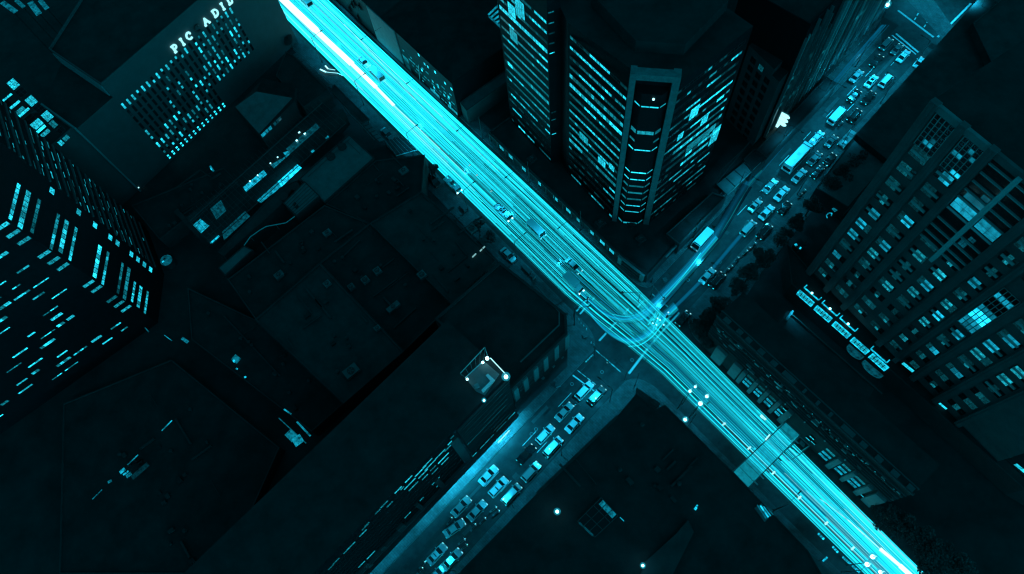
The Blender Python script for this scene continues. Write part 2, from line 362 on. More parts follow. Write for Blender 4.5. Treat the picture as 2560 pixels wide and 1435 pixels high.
def truck(name, paint, L=5.4, box=True):
    root = bpy.data.objects.new(name, None); COL.objects.link(root); root['_o'] = (0, 0, 0); h = L / 2
    q = MB(); q.hexa([(h - 1.6, -.85, .4), (h, -.85, .4), (h, .85, .4), (h - 1.6, .85, .4)], [(h - 1.5, -.8, 1.75), (h - .5, -.8, 1.75), (h - .5, .8, 1.75), (h - 1.5, .8, 1.75)], paint); q.build('cab', root)
    q = MB(); q.hexa([(h - .1, -.72, 1.05), (h - .13, .72, 1.05), (h - .13 - .3, .7, 1.62), (h - .4, -.7, 1.62)], [(h - .08, -.72, 1.07), (h - .08, .72, 1.07), (h - .37, .7, 1.64), (h - .37, -.7, 1.64)], 'glass_dark'); q.build('windscreen', root)
    q = MB()
    if box: q.box(((-h + h - 1.7) / 2, 0, 1.45), L - 1.7, 1.95, 1.7, paint)
    else:
        q.box(((-h + h - 1.7) / 2, 0, .8), L - 1.7, 1.8, .12, paint)
        for sy in (-1, 1): q.box((-.85, sy * .87, 1.0), L - 1.7, .06, .4, paint)
        q.box((-h + .03, 0, 1.0), .06, 1.7, .4, paint)
        q.box((-.3, .2, 1.05), .9, .8, .45, 'car_grey'); q.box((-1.4, -.2, 1.1), .8, .9, .5, 'car_white')
    q.build('cargo_box' if box else 'cargo_bed', root)
    for sy in (-1, 1):
        for xw in (-h + .9, h - .9): q = MB(); q.cyl((xw, sy * .62, .36), (xw, sy * .84, .36), .36, .36, 'rubber', 12); q.build('wheel', root)
        q = MB(); q.box((h, sy * .6, .7), .12, .3, .2, 'lamp', g=7); q.build('headlight', root)
        q = MB(); q.box((-h + .0, sy * .8, .8), .1, .2, .15, 'lit_small', g=1.5); q.build('taillight', root)
    return root
def motorbike(name):
    root = bpy.data.objects.new(name, None); COL.objects.link(root); root['_o'] = (0, 0, 0)
    for x in (-.62, .62):
        q = MB(); q.cyl((x, -.06, .3), (x, .06, .3), .3, .3, 'rubber', 12); q.build('wheel', root)
    q = MB(); q.hexa([(-.75, -.14, .5), (.35, -.14, .35), (.35, .14, .35), (-.75, .14, .5)], [(-.8, -.17, .75), (.3, -.15, .72), (.3, .15, .72), (-.8, .17, .75)], 'car_grey')
    q.hexa([(.3, -.2, .35), (.5, -.2, .4), (.5, .2, .4), (.3, .2, .35)], [(.38, -.22, .95), (.5, -.18, .95), (.5, .18, .95), (.38, .22, .95)], 'car_silver'); q.build('body', root)
    q = MB(); q.hexa([(-.7, -.13, .76), (.2, -.12, .74), (.2, .12, .74), (-.7, .13, .76)], [(-.68, -.11, .84), (.15, -.1, .81), (.15, .1, .81), (-.68, .11, .84)], 'rubber'); q.build('seat', root)
    q = MB(); q.bar((.42, -.36, 1.0), (.42, .36, 1.0), .05, 'metal'); q.bar((.6, 0, .35), (.42, 0, 1.0), .06, 'metal')
    for sy in (-1, 1): q.ball((.45, sy * .3, 1.08), .07, 'white_metal', n=6)
    q.build('handlebar', root)
    q = MB(); q.box((-.95, 0, .85), .32, .34, .26, 'car_grey'); q.build('top_box', root)
    q = MB(); q.ball((.55, 0, .9), .09, 'lamp', g=2.5, n=6); q.build('headlight', root)
    return root
PROTO = {}
def proto(kind):
    if kind in PROTO: return None
    k, _, c = kind.partition(':')
    if k == 'sedan': o = car('car', 'car_' + c)
    elif k == 'sunroof': o = car('car', 'car_' + c, sunroof=True)
    elif k == 'small': o = car('car', 'car_' + c, L=4.0, Wd=1.7)
    elif k == 'suv': o = car('car', 'car_' + c, L=4.6, Wd=1.85, kind='suv')
    elif k == 'mpv': o = car('minivan', 'car_' + c, L=4.75, Wd=1.85, kind='mpv')
    elif k == 'van': o = van('van', 'car_' + c)
    elif k == 'mini': o = van('minibus', 'car_' + c, L=5.8, Wd=2.1, Hh=2.3, mini=True)
    elif k == 'bus': o = van('bus', 'bus_paint', L=8.4, Wd=2.5, Hh=3.0, bus=True)
    elif k == 'truck': o = truck('truck', 'car_' + c)
    elif k == 'pickup': o = truck('truck', 'car_' + c, box=False)
    elif k == 'moto': o = motorbike('motorbike')
    elif k == 'taxi':
        o = car('taxi', 'car_white'); q = MB(); q.box((-.15, 0, 1.5), .2, .55, .13, 'lit_small', g=.8); q.build('roof_sign', o)
        q = MB()
        q.box((-.55, 0, 1.437), .12, .95, .012, 'car_grey'); q.box((.3, 0, 1.437), .1, .95, .012, 'car_grey'); q.build('roof_stripe', o)
    elif k == 'parked': o = car('car', 'car_' + c, lights=False)
    PROTO[kind] = o; return o
def vehicle(kind, px, py, head, label, group, cat=None):
    "head in degrees, or 'B' / 'A' for along the street / avenue"
    o = proto(kind)
    if o is None: o = copy_tree(PROTO[kind])
    az = {'B': AZB, '-B': AZB + 180, 'A': AZA, '-A': AZA + 180}.get(head, head)
    if isinstance(az, str): az = 0
    p = G(px, py, .75); o.location = (p.x, p.y, .01); o.rotation_euler = (0, 0, R_(az))
    tag(o, label, cat or {'sedan': 'car', 'sunroof': 'car', 'small': 'car', 'suv': 'car', 'parked': 'car', 'mpv': 'minivan', 'mini': 'minibus', 'moto': 'motorbike', 'pickup': 'truck'}.get(kind.split(':')[0], kind.split(':')[0]), group)
    return o
QN = 'cars queueing on the north-east arm of the street'; QS = 'cars queueing on the south-west arm of the street'
AV = 'vehicles caught among the light trails on the avenue'; PK = 'vehicles parked at the kerb'; MO = 'motorbikes at the kerb of the street'
VEH = [
 ('suv:grey', 2216, 109, 'B', 'large dark grey car at the far stop line, left of the other two', QN),
 ('small:grey', 2243, 122, 'B', 'small dark car at the far stop line, middle of the three', QN),
 ('taxi:', 2259, 139, 'B', 'white taxi with striped roof at the far stop line, nearest the right pavement', QN),
 ('sedan:black', 2192, 151, 'B', 'black saloon directly behind the large dark car of the far stop line', QN),
 ('small:white', 2299, 155, 'B', 'white car poking out from under the roof edge near the far stop line', PK),
 ('sedan:silver', 2142, 189, 'B', 'silver saloon in the left lane abreast of the car with the sunroof', QN),
 ('sunroof:white', 2179, 202, 'B', 'pale car with a dark sunroof left of the minivan', QN),
 ('mpv:white', 2215, 201, 'B', 'white minivan in the right lane just behind the taxi', QN),
 ('sedan:black', 2136, 239, 'B', 'black saloon in the middle lane behind the pale car with the sunroof', QN),
 ('sedan:black', 2172, 243, 'B', 'black saloon in the right lane right behind the white minivan', QN),
 ('van:white', 2090, 292, 'B', 'long white van beside the black off-roader', QN),
 ('suv:black', 2136, 288, 'B', 'black off-roader beside the long white van', QN),
 ('sedan:white', 2043, 343, 'B', 'white saloon with dark windows right ahead of the bus', QN),
 ('small:grey', 2079, 352, 'B', 'dark grey hatchback between the white saloon ahead of the bus and the small pickup', QN),
 ('pickup:silver', 2117, 348, 'B', 'small pale pickup truck against the right kerb ahead of the street trees', QN),
 ('bus:', 1990, 399, 'B', 'long pale single-deck bus in the left lane of the street', 'bus'),
 ('sedan:grey', 2037, 395, 'B', 'dark grey saloon alongside the bus', QN),
 ('small:black', 2075, 397, 'B', 'black car at the right kerb abreast of the middle of the bus', QN),
 ('sedan:silver', 1999, 438, 'B', 'silver saloon just behind and right of the bus', QN),
 ('small:black', 2043, 430, 'B', 'black car half under the trees right of the silver saloon behind the bus', QN),
 ('sedan:silver', 1926, 464, 'B', 'silver saloon in the left lane behind the bus', QN),
 ('sedan:white', 1955, 483, 'B', 'bright white saloon, front one of the white pair in line', QN),
 ('small:silver', 1888, 513, 'B', 'small silver car in the left lane, last of its lane', QN),
 ('sedan:white', 1917, 530, 'B', 'bright white saloon with black windows, rear one of the pair in line', QN),
 ('small:black', 1962, 519, 'B', 'black car at the tree-lined kerb beside the rear bright white saloon', PK),
 ('mpv:silver', 1871, 570, 'B', 'smooth pale van last in the queue towards the crossing', QN),
 ('suv:black', 1911, 578, 'B', 'black off-roader parked under the trees beside the pale van', PK),
 ('mini:white', 1755, 601, '-B', 'white minibus with a dark outline driving alone on the left side of the street', 'minibus'),
 ('sedan:silver', 1769, 689, 'B', 'silver saloon leaving the crossing up the street', QN),
 ('suv:black', 1793, 700, 'B', 'black car parked under the trees next to the silver saloon leaving the crossing', PK),
 ('small:black', 1708, 795, 'B', 'small black car parked on the east corner of the crossing', PK),
 ('suv:white', 1461, 976, 'B', 'brilliant white off-roader first at the near stop line', QS),
 ('suv:grey', 1492, 988, 'B', 'grey car with a shiny roof at the near stop line by the right kerb', QS),
 ('sedan:silver', 1411, 1029, 'B', 'silver saloon second in the left lane of the near queue', QS),
 ('sedan:white', 1436, 1058, 'B', 'white saloon second in the right lane of the near queue', QS),
 ('suv:white', 1363, 1085, 'B', 'white off-roader third in the left lane of the near queue', QS),
 ('mpv:white', 1383, 1116, 'B', 'white minivan third in the right lane of the near queue', QS),
 ('sedan:black', 1316, 1135, 'B', 'black saloon in the near queue between two pale off-roaders', QS),
 ('suv:silver', 1328, 1179, 'B', 'silver off-roader in the right lane beside the black saloon', QS),
 ('sedan:white', 1221, 1188, 'B', 'white saloon in the leftmost lane next to the brightest part of the lit kerb', QS),
 ('suv:white', 1246, 1217, 'B', 'plain white off-roader between the white saloon of the left lane and a silver one', QS),
 ('mpv:silver', 1279, 1235, 'B', 'long silver estate with bright rear corners by the right kerb', QS),
 ('sedan:silver', 1153, 1266, 'B', 'silver saloon hugging the lit left kerb', QS),
 ('sedan:silver', 1193, 1276, 'B', 'silver saloon in the middle lane right of the one hugging the kerb', QS),
 ('sedan:silver', 1136, 1320, 36, 'silver saloon slanting across the lanes', QS),
 ('sedan:silver', 1092, 1385, 'B', 'silver saloon near the bottom of the picture, the left one of two', QS),
 ('sedan:silver', 1130, 1398, 'B', 'silver saloon near the bottom of the picture, the right one of two', QS),
 ('small:silver', 1094, 1434, 'B', 'silver car cut by the bottom edge of the picture', QS),
 ('pickup:white', 1132, 462, 'A', 'white open-bed truck at the left edge of the light trails', AV),
 ('parked:black', 1083, 450, 'A', 'black car parked off the avenue beside the white open-bed truck', PK),
 ('pickup:silver', 1258, 531, 'A', 'small flatbed truck among the trails, first below the open-bed truck', AV),
 ('van:white', 1340, 574, 'A', 'white van in the middle of the light trails', AV),
 ('sedan:silver', 1434, 664, 'A', 'pale saloon among the trails behind the box truck', AV),
 ('truck:white', 1434, 710, 'A', 'white box truck with dark cab entering the crossing', AV),
 ('sedan:white', 909, 154, 'A', 'white saloon in the brightest upper part of the trails', AV),
 ('van:white', 944, 189, 'A', 'white van just ahead of the white saloon in the brightest trails', AV),
 ('van:white', 766, 5, 'A', 'white van cut by the top edge of the picture', AV),
 ('parked:silver', 1271, 637, 'A', 'silver car parked off the avenue on the dark left pavement', PK),
 ('parked:grey', 968, 334, 'A', 'dark car with one bright glint parked below the glass canopy', PK)]
for v in VEH: vehicle(*v)
MOT = [(2102, 309, 'motorbike squeezed between the long white van and the black off-roader'), (2009, 478, 'motorbike under the trees abreast of the front bright white saloon'), (2001, 488, 'second motorbike under the trees abreast of the front bright white saloon'),
 (2062, 418, 'motorbike under the trees behind the black car abreast of the bus'), (1885, 611, 'topmost motorbike of the kerbside row below the last pale van'), (1871, 623, 'second motorbike of the kerbside row below the last pale van'), (1864, 630, 'third motorbike of the kerbside row below the last pale van'),
 (1843, 648, 'lone motorbike by the tree kerb halfway to the crossing'), (1826, 668, 'motorbike by the tree kerb just above the parked black car'), (1818, 676, 'motorbike touching the front of the parked black car near the crossing'),
 (1236, 1272, 'motorbike left of the long silver estate in the near queue'), (1243, 1281, 'motorbike behind the long silver estate by the kerb'), (1209, 1300, 'motorbike in the right lane below the middle silver saloon'), (1185, 1316, 'motorbike right of the slanting silver saloon'),
 (1157, 1352, 'motorbike right behind the slanting silver saloon'), (1163, 1366, 'motorbike ahead of the lower right silver saloon'), (1058, 1410, 'motorbike left of the lower left silver saloon'), (1126, 1300, 'motorbike at the front left of the slanting silver saloon'), (1052, 1425, 'motorbike near the bottom edge by the lit kerb')]
for x, y, l in MOT: vehicle('moto:', x, y, AZB + random.uniform(-12, 12), l, MO)

# ------------------------------------------------------------------ light trails
def interp(x, tab):
    if x <= tab[0][0]: return tab[0][1]
    for (a, b), (c, d) in zip(tab, tab[1:]):
        if x <= c: return b + (d - b) * (x - a) / (c - a)
    return tab[-1][1]
LT = [(-150, -6.1), (-77, -5.8), (-13, -5.0), (9, -2.2), (62, -1.9), (100, -1.9)]
RT = [(-150, 6.6), (-130, 6.9), (-50, 7.8), (-7, 8.0), (15, 7.4), (68, 6.0), (100, 5.6)]
def lane(t, u): return interp(t, LT) * (1 - u) + interp(t, RT) * u
def ribbon(mb, pts, w, g, m='trail', h=.03):
    for i, (a, b) in enumerate(zip(pts, pts[1:])):
        gg = g[i] if isinstance(g, list) else g
        ww = w[i] if isinstance(w, list) else w
        d = (b - a).normalized(); u = Vector((-d.y, d.x, 0)) * ww / 2; z = Vector((0, 0, h / 2))
        mb.hexa([a - u - z, b - u - z, b + u - z, a + u - z], [a - u + z, b - u + z, b + u + z, a + u + z], m, gg)
rt = random.Random(11)
m = MB()
def trail(u, t0, t1, w, g, z=.55, m_='trail'):
    ts = []; t = t0
    while t < t1: ts.append(t); t += 9
    ts.append(t1)
    jit = rt.uniform(-.02, .02)
    pts = [A_(t, lane(t, u + jit * math.sin(t * .02 + u * 9)), z) for t in ts]
    ws = [w * interp((a + b) / 2, [(-75, 1), (-35, .68), (-10, .55), (20, .6), (45, .8), (70, 1.0)]) for a, b in zip(ts, ts[1:])]
    gs = [g * interp((a + b) / 2, [(-150, 1.75), (-75, 1.5), (-35, 1.15), (5, 1.05), (35, 1.15), (70, 1.35)]) * rt.uniform(.85, 1.15) for a, b in zip(ts, ts[1:])]
    ribbon(m, pts, ws, gs, m_)
N = 185
for i in range(N):
    u = min(1, max(0, (i + rt.uniform(-.6, .6)) / N))
    w = rt.choice((.03, .03, .04, .05, .05, .06, .09)); g = rt.choice((.2, .35, .6, 1.0, 1.3, 1.6))
    a, b = -160, 95
    k = rt.random()
    if k < .36: b = rt.uniform(-60, 0)
    elif k < .5: a = rt.uniform(-30, 40)
    elif k < .64: a = rt.uniform(-140, -20); b = a + rt.uniform(20, 70)
    trail(u, a, b, w, g, z=rt.uniform(.35, .85))
for i in range(34):   # broad bands as of bus headlights, put in for the road's glow
    u = rt.uniform(.03, .97); w = rt.uniform(.25, .75)
    trail(u, -160, rt.uniform(-75, -35), w, rt.uniform(.3, .62), z=rt.uniform(.12, .32))
for i in range(14):
    trail(rt.uniform(.02, .98), -160, rt.uniform(-40, 0), rt.uniform(.12, .3), rt.uniform(.5, .9), z=rt.uniform(.3, .5))
for i in range(13):
    trail(rt.uniform(.05, .97), rt.uniform(28, 48), 95, rt.uniform(.12, .36), rt.uniform(.4, .8), z=rt.uniform(.15, .5))
for u, w, g in ((.03, .25, .9), (.12, .3, .95), (.2, .16, 1), (.93, .22, 1), (.985, .14, 1), (.85, .3, .8), (.66, .25, .8), (.47, .16, .7)):
    trail(u, -160, 95, w, g * 1.25, z=.9)
for i in range(30):
    k = rt.random() < .62; trail(rt.uniform(.04, .97), -160 if k else rt.uniform(20, 60), rt.uniform(-110, -50) if k else 95, rt.choice((.03, .05, .07)), rt.uniform(.5, .9), z=.95, m_='lamp')
for i in range(22):   # wide soft ribbons painted as light spill on the road
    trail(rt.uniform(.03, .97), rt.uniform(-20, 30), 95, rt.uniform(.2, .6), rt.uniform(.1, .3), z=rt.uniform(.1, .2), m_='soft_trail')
# white hot streaks
def wstreak(px, ws, g):
    pts = [G(x, y, 1.0) for x, y in px]; ribbon(m, pts, ws, [q_ * (1.9 if q_ > 1.1 else 1.2) for q_ in g], 'white_light')
wstreak([(688, -20), (790, 76), (880, 160), (940, 218), (985, 264)], [2.0, 1.6, 1.15, .8], [1.4, 1.4, 1.4, 1.2])
wstreak([(985, 264), (1040, 315), (1100, 372), (1165, 436)], [.3, .22, .14], [.9, .7, .5])
wstreak([(2050, 1247), (2120, 1300), (2200, 1372)], [.12, .2], [.7, .9]); wstreak([(2200, 1372), (2250, 1414), (2300, 1460)], [.65, .9], [1.3, 1.4])
wstreak([(860, 60), (960, 165), (1040, 250)], [.1, .1], [.9, .6])
# two headlights swinging in from the side road
for pts in ([(800, 173), (815, 180), (845, 183), (858, 190)], [(813, 164), (820, 172), (838, 175)]): ribbon(m, [G(x, y, .7) for x, y in pts], [.35, .2, .12][:len(pts) - 1], [2.2, 1.2, .7][:len(pts) - 1], 'lamp')
tag(m.build('light_trails'), 'dense cyan and white light trails streaming along the whole avenue', 'light trails', kind='stuff')

m = MB()
def smooth(px, n=7, z=.6):
    P0 = [G(x, y, z) for x, y in px]; P0 = [P0[0] * 2 - P0[1]] + P0 + [P0[-1] * 2 - P0[-2]]; out = []
    for i in range(1, len(P0) - 2):
        a, b, c, d = P0[i - 1:i + 3]
        for k in range(n):
            t = k / n; out.append(.5 * ((2 * b) + (c - a) * t + (2 * a - 5 * b + 4 * c - d) * t * t + (3 * b - a - 3 * c + d) * t ** 3))
    out.append(P0[-2]); return out
c1 = [(1440, 716), (1500, 776), (1555, 797), (1604, 785), (1650, 745), (1720, 672), (1790, 590)]
c2 = [(1446, 742), (1500, 812), (1560, 850), (1610, 842), (1655, 798), (1690, 765)]
for k in range(46):
    off = rt.gauss(0, 6.5)
    ribbon(m, smooth([(x + off * .55 + rt.uniform(-1, 1), y + off * .75) for x, y in c1], z=.3 + .01 * k), rt.choice((.05, .08, .16, .3)), rt.uniform(.35, 1.2) * math.exp(-abs(off) / 9), m='soft_trail' if k % 3 else 'trail')
for k in range(34):
    off = rt.gauss(0, 6)
    ribbon(m, smooth([(x + off * .55, y + off * .8) for x, y in c2], z=.3 + .01 * k), rt.choice((.05, .08, .16, .3)), rt.uniform(.3, 1.1) * math.exp(-abs(off) / 9), m='soft_trail' if k % 3 else 'trail')
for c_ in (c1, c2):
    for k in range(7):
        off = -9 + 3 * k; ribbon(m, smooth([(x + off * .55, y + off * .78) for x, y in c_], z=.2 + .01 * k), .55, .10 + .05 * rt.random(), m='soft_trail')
for k in range(40):      # the broad sweep carrying on up the street
    off = rt.gauss(0, 5)
    px = [(1600 + off * .7, 800 + off * .7), (1650 + off * .7, 752 + off * .7), (1700 + off * .7, 694 + off * .7), (1745 + off * .7, 642 + off * .7), (1785 + off * .8, 592 + off * .6), (1815 + off, 545 + off * .5), (1838 + off, 505 + off * .5), (1865 + off, 462 + off * .4)]
    n_ = len(smooth(px)) - 1
    ribbon(m, smooth(px, z=.25 + .01 * k), rt.choice((.08, .15, .25)), [rt.uniform(.8, 1) * 1.1 * math.exp(-abs(off) / 8) * max(.1, 1 - i / (n_ * .8)) for i in range(n_)], m='soft_trail')
for k in range(14):
    off = rt.gauss(0, 6); px = [(1860 + off, 468), (1930 + off, 385), (2040 + off, 262), (2120 + off, 165), (2210 + off, 62)]
    ribbon(m, smooth(px, z=.15 + .01 * k), rt.choice((.06, .12, .2)), rt.uniform(.08, .3), m='soft_trail')
for k in range(12):
    off = rt.gauss(0, 3.5); px = [(1652 + off, 800 + off), (1720 + off, 735 + off), (1780 + off, 672 + off), (1840 + off, 602 + off), (1878 + off, 560 + off)]
    ribbon(m, smooth(px, z=.2 + .01 * k), rt.choice((.08, .2)), .22 * math.exp(-abs(off) / 5), m='soft_trail')
ribbon(m, smooth([(1571, 866), (1600, 862), (1630, 842), (1652, 815), (1668, 792)], z=.9), .12, 1.5)
ribbon(m, smooth([(1530, 785), (1560, 791), (1590, 787), (1615, 772)], z=.9), .1, 1.0)
ribbon(m, smooth([(1640, 768), (1690, 712), (1725, 668), (1752, 632)], z=.8), [.12] * 30, [.6 + .04 * i for i in range(30)])
ribbon(m, smooth([(1800, 590), (1840, 520), (1868, 470), (1905, 425)], z=.35), .3, .14)
for k in range(18): ribbon(m, [G(1622 + rt.uniform(-6, 20), 824 + rt.uniform(-26, 2), 1), G(1640 + rt.uniform(-4, 18), 806 + rt.uniform(-26, 6), 1)], rt.choice((.08, .15)), rt.uniform(.4, 1.4))
for x, y in ((1671, 781), (1650, 800), (1641, 812), (1632, 808), (1659, 812), (1644, 796)): m.ball(G(x, y, 1), .16, 'lamp', g=2.5, n=6)
tag(m.build('turning_light_trails'), 'curved light trails sweeping from the avenue up the street', 'light trails', kind='stuff')

# ------------------------------------------------------------------ street lamps
def street_lamp(loc, az, power, label, h=9.0, arm=2.2, spread=150, group='street lamps along the street and avenue', globe=0):
    r = empty('street_lamp', loc, label, 'street lamp', group, rz=R_(az))
    q = MB(); q.cyl((0, 0, 0), (0, 0, .5), .16, .16, 'metal_dark', 8); q.cyl((0, 0, .5), (0, 0, h), .09, .06, 'metal_dark', 8); q.build('pole', r)
    q = MB(); q.bar((0, 0, h), (arm, 0, h + .25), .07, 'metal_dark'); q.build('arm', r)
    if globe:
        q = MB(); q.ball((arm, 0, h + .35), globe, 'lamp', g=9, n=10, sz=1.25); q.build('globe', r)
        q = MB(); q.ball((arm, 0, h + .45), globe * 2.0, 'frosted_halo', g=.55, n=14, sz=1.35); q.build('frosted_halo_shell', r)  # glowing shell that imitates the halo of glare round the lamp
    else:
        q = MB(); q.hexa([(arm - .35, -.13, h + .1), (arm + .45, -.1, h + .15), (arm + .45, .1, h + .15), (arm - .35, .13, h + .1)], [(arm - .3, -.09, h + .28), (arm + .4, -.06, h + .3), (arm + .4, .06, h + .3), (arm - .3, .09, h + .28)], 'metal_dark'); q.build('lamp_head', r)
    ld = bpy.data.lights.new('lamp_light', 'SPOT'); lo = bpy.data.objects.new('lamp_light', ld); COL.objects.link(lo); lo.parent = r
    lo.location = (arm, 0, h + .05) if not globe else (arm, 0, h - .4); ld.spot_size = R_(spread); ld.spot_blend = .8; ld.energy = power; ld.color = CY_; ld.shadow_soft_size = .15
    return r
for i, (s, pw) in enumerate(((12, 1800), (27, 3000), (43, 3200), (60, 3800), (77, 4200), (93, 4600))):
    street_lamp(B_(s, -4.4), AZB - 90, pw, 'tall street lamp on the left pavement of the north-east street', arm=3.4)
for s, pw in ((20, 900), (36, 1500), (52, 1800), (70, 2200), (87, 2600), (102, 3400)):
    street_lamp(B_(s, 6.3), AZB + 90, pw, 'tall street lamp on the tree-lined pavement of the north-east street', arm=2.2)
for s, pw in ((-15, 3600), (-30, 3200), (-44, 2700), (-60, 1700)):
    street_lamp(B_(s, 6.5), AZB + 90, pw, 'tall street lamp on the right pavement of the south-west street', arm=3.4)

# ------------------------------------------------------------------ buildings: helpers
class Fac:
    "an upright wall plane from p0 towards azimuth az; s metres along, z up, d out of the wall"
    def __init__(s, p0, az, out=None):
        s.p = Vector((p0[0], p0[1], 0)); s.az = az; s.u = fr(az); n = fr(az - 90)
        tgt = Vector(out) if out else Vector((0, 0, 0))
        s.n = n if n.dot(tgt - s.p) > 0 else -n
    def pt(s, a, z, d=0): return s.p + s.u * a + s.n * d + Vector((0, 0, z))
    def hit(s, px, py):
        g = G(px, py, 0); a, b, c, e = s.u.x, g.x / H, s.u.y, g.y / H; r = g - s.p; D = a * e - b * c
        return ((r.x * e - b * r.y) / D, (a * r.y - c * r.x) / D)
    def slab(s, mb, s0, s1, z0, z1, d0, d1, m, g=0):
        lo = [s.pt(s0, z0, d0), s.pt(s1, z0, d0), s.pt(s1, z0, d1), s.pt(s0, z0, d1)]; hi = [p + Vector((0, 0, z1 - z0)) for p in lo]
        if (lo[1] - lo[0]).cross(lo[2] - lo[1]).z < 0: lo, hi = lo[::-1], hi[::-1]
        mb.hexa(lo, hi, m, g)
    def quad(s, mb, s0, s1, z0, z1, d, m, g=0):
        q = [s.pt(s0, z0, d), s.pt(s1, z0, d), s.pt(s1, z1, d), s.pt(s0, z1, d)]
        if (q[1] - q[0]).cross(q[2] - q[1]).dot(s.n) < 0: q = q[::-1]
        mb.face(q, m, g)
def inframe(v, mgn=30):
    x, y = P(v); return -mgn < x < 2560 + mgn and -mgn < y < 1435 + mgn
class Wins:
    "collects a building's windows; the 100 that show largest become parts, the rest one part"
    def __init__(s, root, name='window', most=96): s.root = root; s.it = []; s.name = name; s.most = most
    def add(s, f, s0, s1, z0, z1, cells=1, glow=0, frame='metal_dark', m='lit_window', rows=1, gap=.06, deep=.04):
        c = f.pt((s0 + s1) / 2, (z0 + z1) / 2)
        if not inframe(c): return
        a, b, d = P(f.pt(s0, z0)), P(f.pt(s1, z0)), P(f.pt(s0, z1)); area = abs((b[0] - a[0]) * (d[1] - a[1]) - (b[1] - a[1]) * (d[0] - a[0]))
        mb = MB(); f.slab(mb, s0 - .05, s1 + .05, z0 - .05, z1 + .05, .0, deep, frame)
        w = (s1 - s0) / cells; h = (z1 - z0) / rows
        for i in range(cells):
            for j in range(rows):
                g = glow[i] if isinstance(glow, (list, tuple)) else glow * (random.uniform(.75, 1.2) if glow else 0)
                mm = m if g > 0 else 'glass_dark'
                f.quad(mb, s0 + i * w + gap / 2, s0 + (i + 1) * w - gap / 2, z0 + j * h + gap / 2, z0 + (j + 1) * h - gap / 2, deep + .004, mm, g)
        s.it.append((area * (1 + (1 if glow else 0)), mb))
    def flush(s):
        s.it.sort(key=lambda t: -t[0])
        for a, mb in s.it[:s.most]: mb.build(s.name, s.root)
        if s.it[s.most:]:
            M = MB()
            for a, mb in s.it[s.most:]:
                i = len(M.v); M.v += mb.v; M.f += [tuple(k + i for k in f) for f in mb.f]; M.m += [M.mi(mb.mats[k]) for k in mb.m]; M.g += mb.g
            tag(M.build(s.name + '_rows' if not s.name.endswith('s') else s.name, s.root), kind='stuff')
def building(name, foot, z0, z1, label, cat='building', wall='wall_dark', roof='roof_dark', parapet=.5, group=None, pw=.25, pm=None):
    "foot: list of ground points; walls, a roof surface and a raised parapet"
    foot = [Vector((p[0], p[1], 0)) for p in foot]
    A = sum(foot[i].x * foot[(i + 1) % len(foot)].y - foot[(i + 1) % len(foot)].x * foot[i].y for i in range(len(foot)))
    if A < 0: foot = foot[::-1]
    c = sum(foot, Vector()) / len(foot)
    r = empty(name, (c.x, c.y, z0), label, cat, group)
    q = MB(); q.prism(foot, z0, z1 - .02, wall); q.build('wall', r)
    q = MB(); q.hexa([(p.x, p.y, z1 - .02) for p in foot], [(p.x, p.y, z1) for p in foot], roof); q.build('roof', r)
    if parapet:
        q = MB(); n = len(foot)
        inn = []
        for i in range(n):
            a, b, d = foot[i - 1], foot[i], foot[(i + 1) % n]; e1 = (b - a).normalized(); e2 = (d - b).normalized(); n1 = Vector((-e1.y, e1.x, 0)); n2 = Vector((-e2.y, e2.x, 0))
            k = n1 + n2; k = k / max(.3, k.dot(n1)) if k.length > .1 else n1
            inn.append(b + k * pw)
        for i in range(n):
            j = (i + 1) % n; a, b, cc, d = foot[i], foot[j], inn[j], inn[i]
            q.hexa([(p.x, p.y, z1) for p in (a, b, cc, d)], [(p.x, p.y, z1 + parapet) for p in (a, b, cc, d)], pm or wall)
        q.build('parapet', r)
    return r
def pxroof(name, pts, z, label, z0=0, **k): return building(name, [G(x, y, z) for x, y in pts], z0, z, label, **k)
def hvac(root, p, z, rz=0, sx=2.2, sy=1.6, h=1.2, fan=True, m='roof_light'):
    q = MB(); q.box((p.x, p.y, z + h / 2), sx, sy, h, m, rz)
    q.box((p.x, p.y, z + .1), sx + .3, sy + .3, .2, 'roof_mid', rz)
    o = q.build('air_conditioner', root)
    if fan:
        f = MB(); f.cyl((p.x, p.y, z + h), (p.x, p.y, z + h + .12), sy * .38, sy * .38, 'metal_dark', 14)
        for k in range(5):
            a = k * 2 * math.pi / 5; f.bar((p.x, p.y, z + h + .14), (p.x + math.cos(a) * sy * .34, p.y + math.sin(a) * sy * .34, z + h + .14), .09, 'roof_light')
        fo = f.build('fan', None); fo.parent = o
        off = Vector(root['_o']); 
        for v in fo.data.vertices: v.co -= off
rb = random.Random(5)

# ------------------------------------------------------------------ central glass tower and its podium
C1 = Vector((10.75, 79.2, 0)); C2 = Vector((18.8, 78.2, 0)); cor = Vector((-3.19, 94.95, 0)); FP = 2.5
w2end = C1 + fr(128.4) * 16.5; ret = cor + fr(20.6) * 2.53; w1end = cor + fr(128.4) * 16.5; w3end = C2 + fr(42) * 17.8
pod = building('podium_building', [A_(-6.3, 10.4), B_(17.5, -5.4), B_(62, -6.6), B_(66, -34), A_(-96, 48), A_(-60, 24), A_(-60, 9.7), A_(-14.5, 9.7)], .14, 3.6, 'low dark podium with a row of lit windows beside the light trails', 'podium', parapet=.35)
fa = Fac(A_(-60, 9.7), AZA, A_(0, 0)); wn = Wins(pod)
for px, py in ((1256, 383), (1278, 398), (1310, 430), (1348, 467), (1389, 505), (1421, 538), (1447, 563), (1478, 592), (1505, 615), (1528, 640)):
    s, z = fa.hit(px, py); wn.add(fa, s - .75, s + .75, 1.2, 3.0, 3, rb.uniform(.45, .95), rows=2, m='lit_small')
wn.flush()
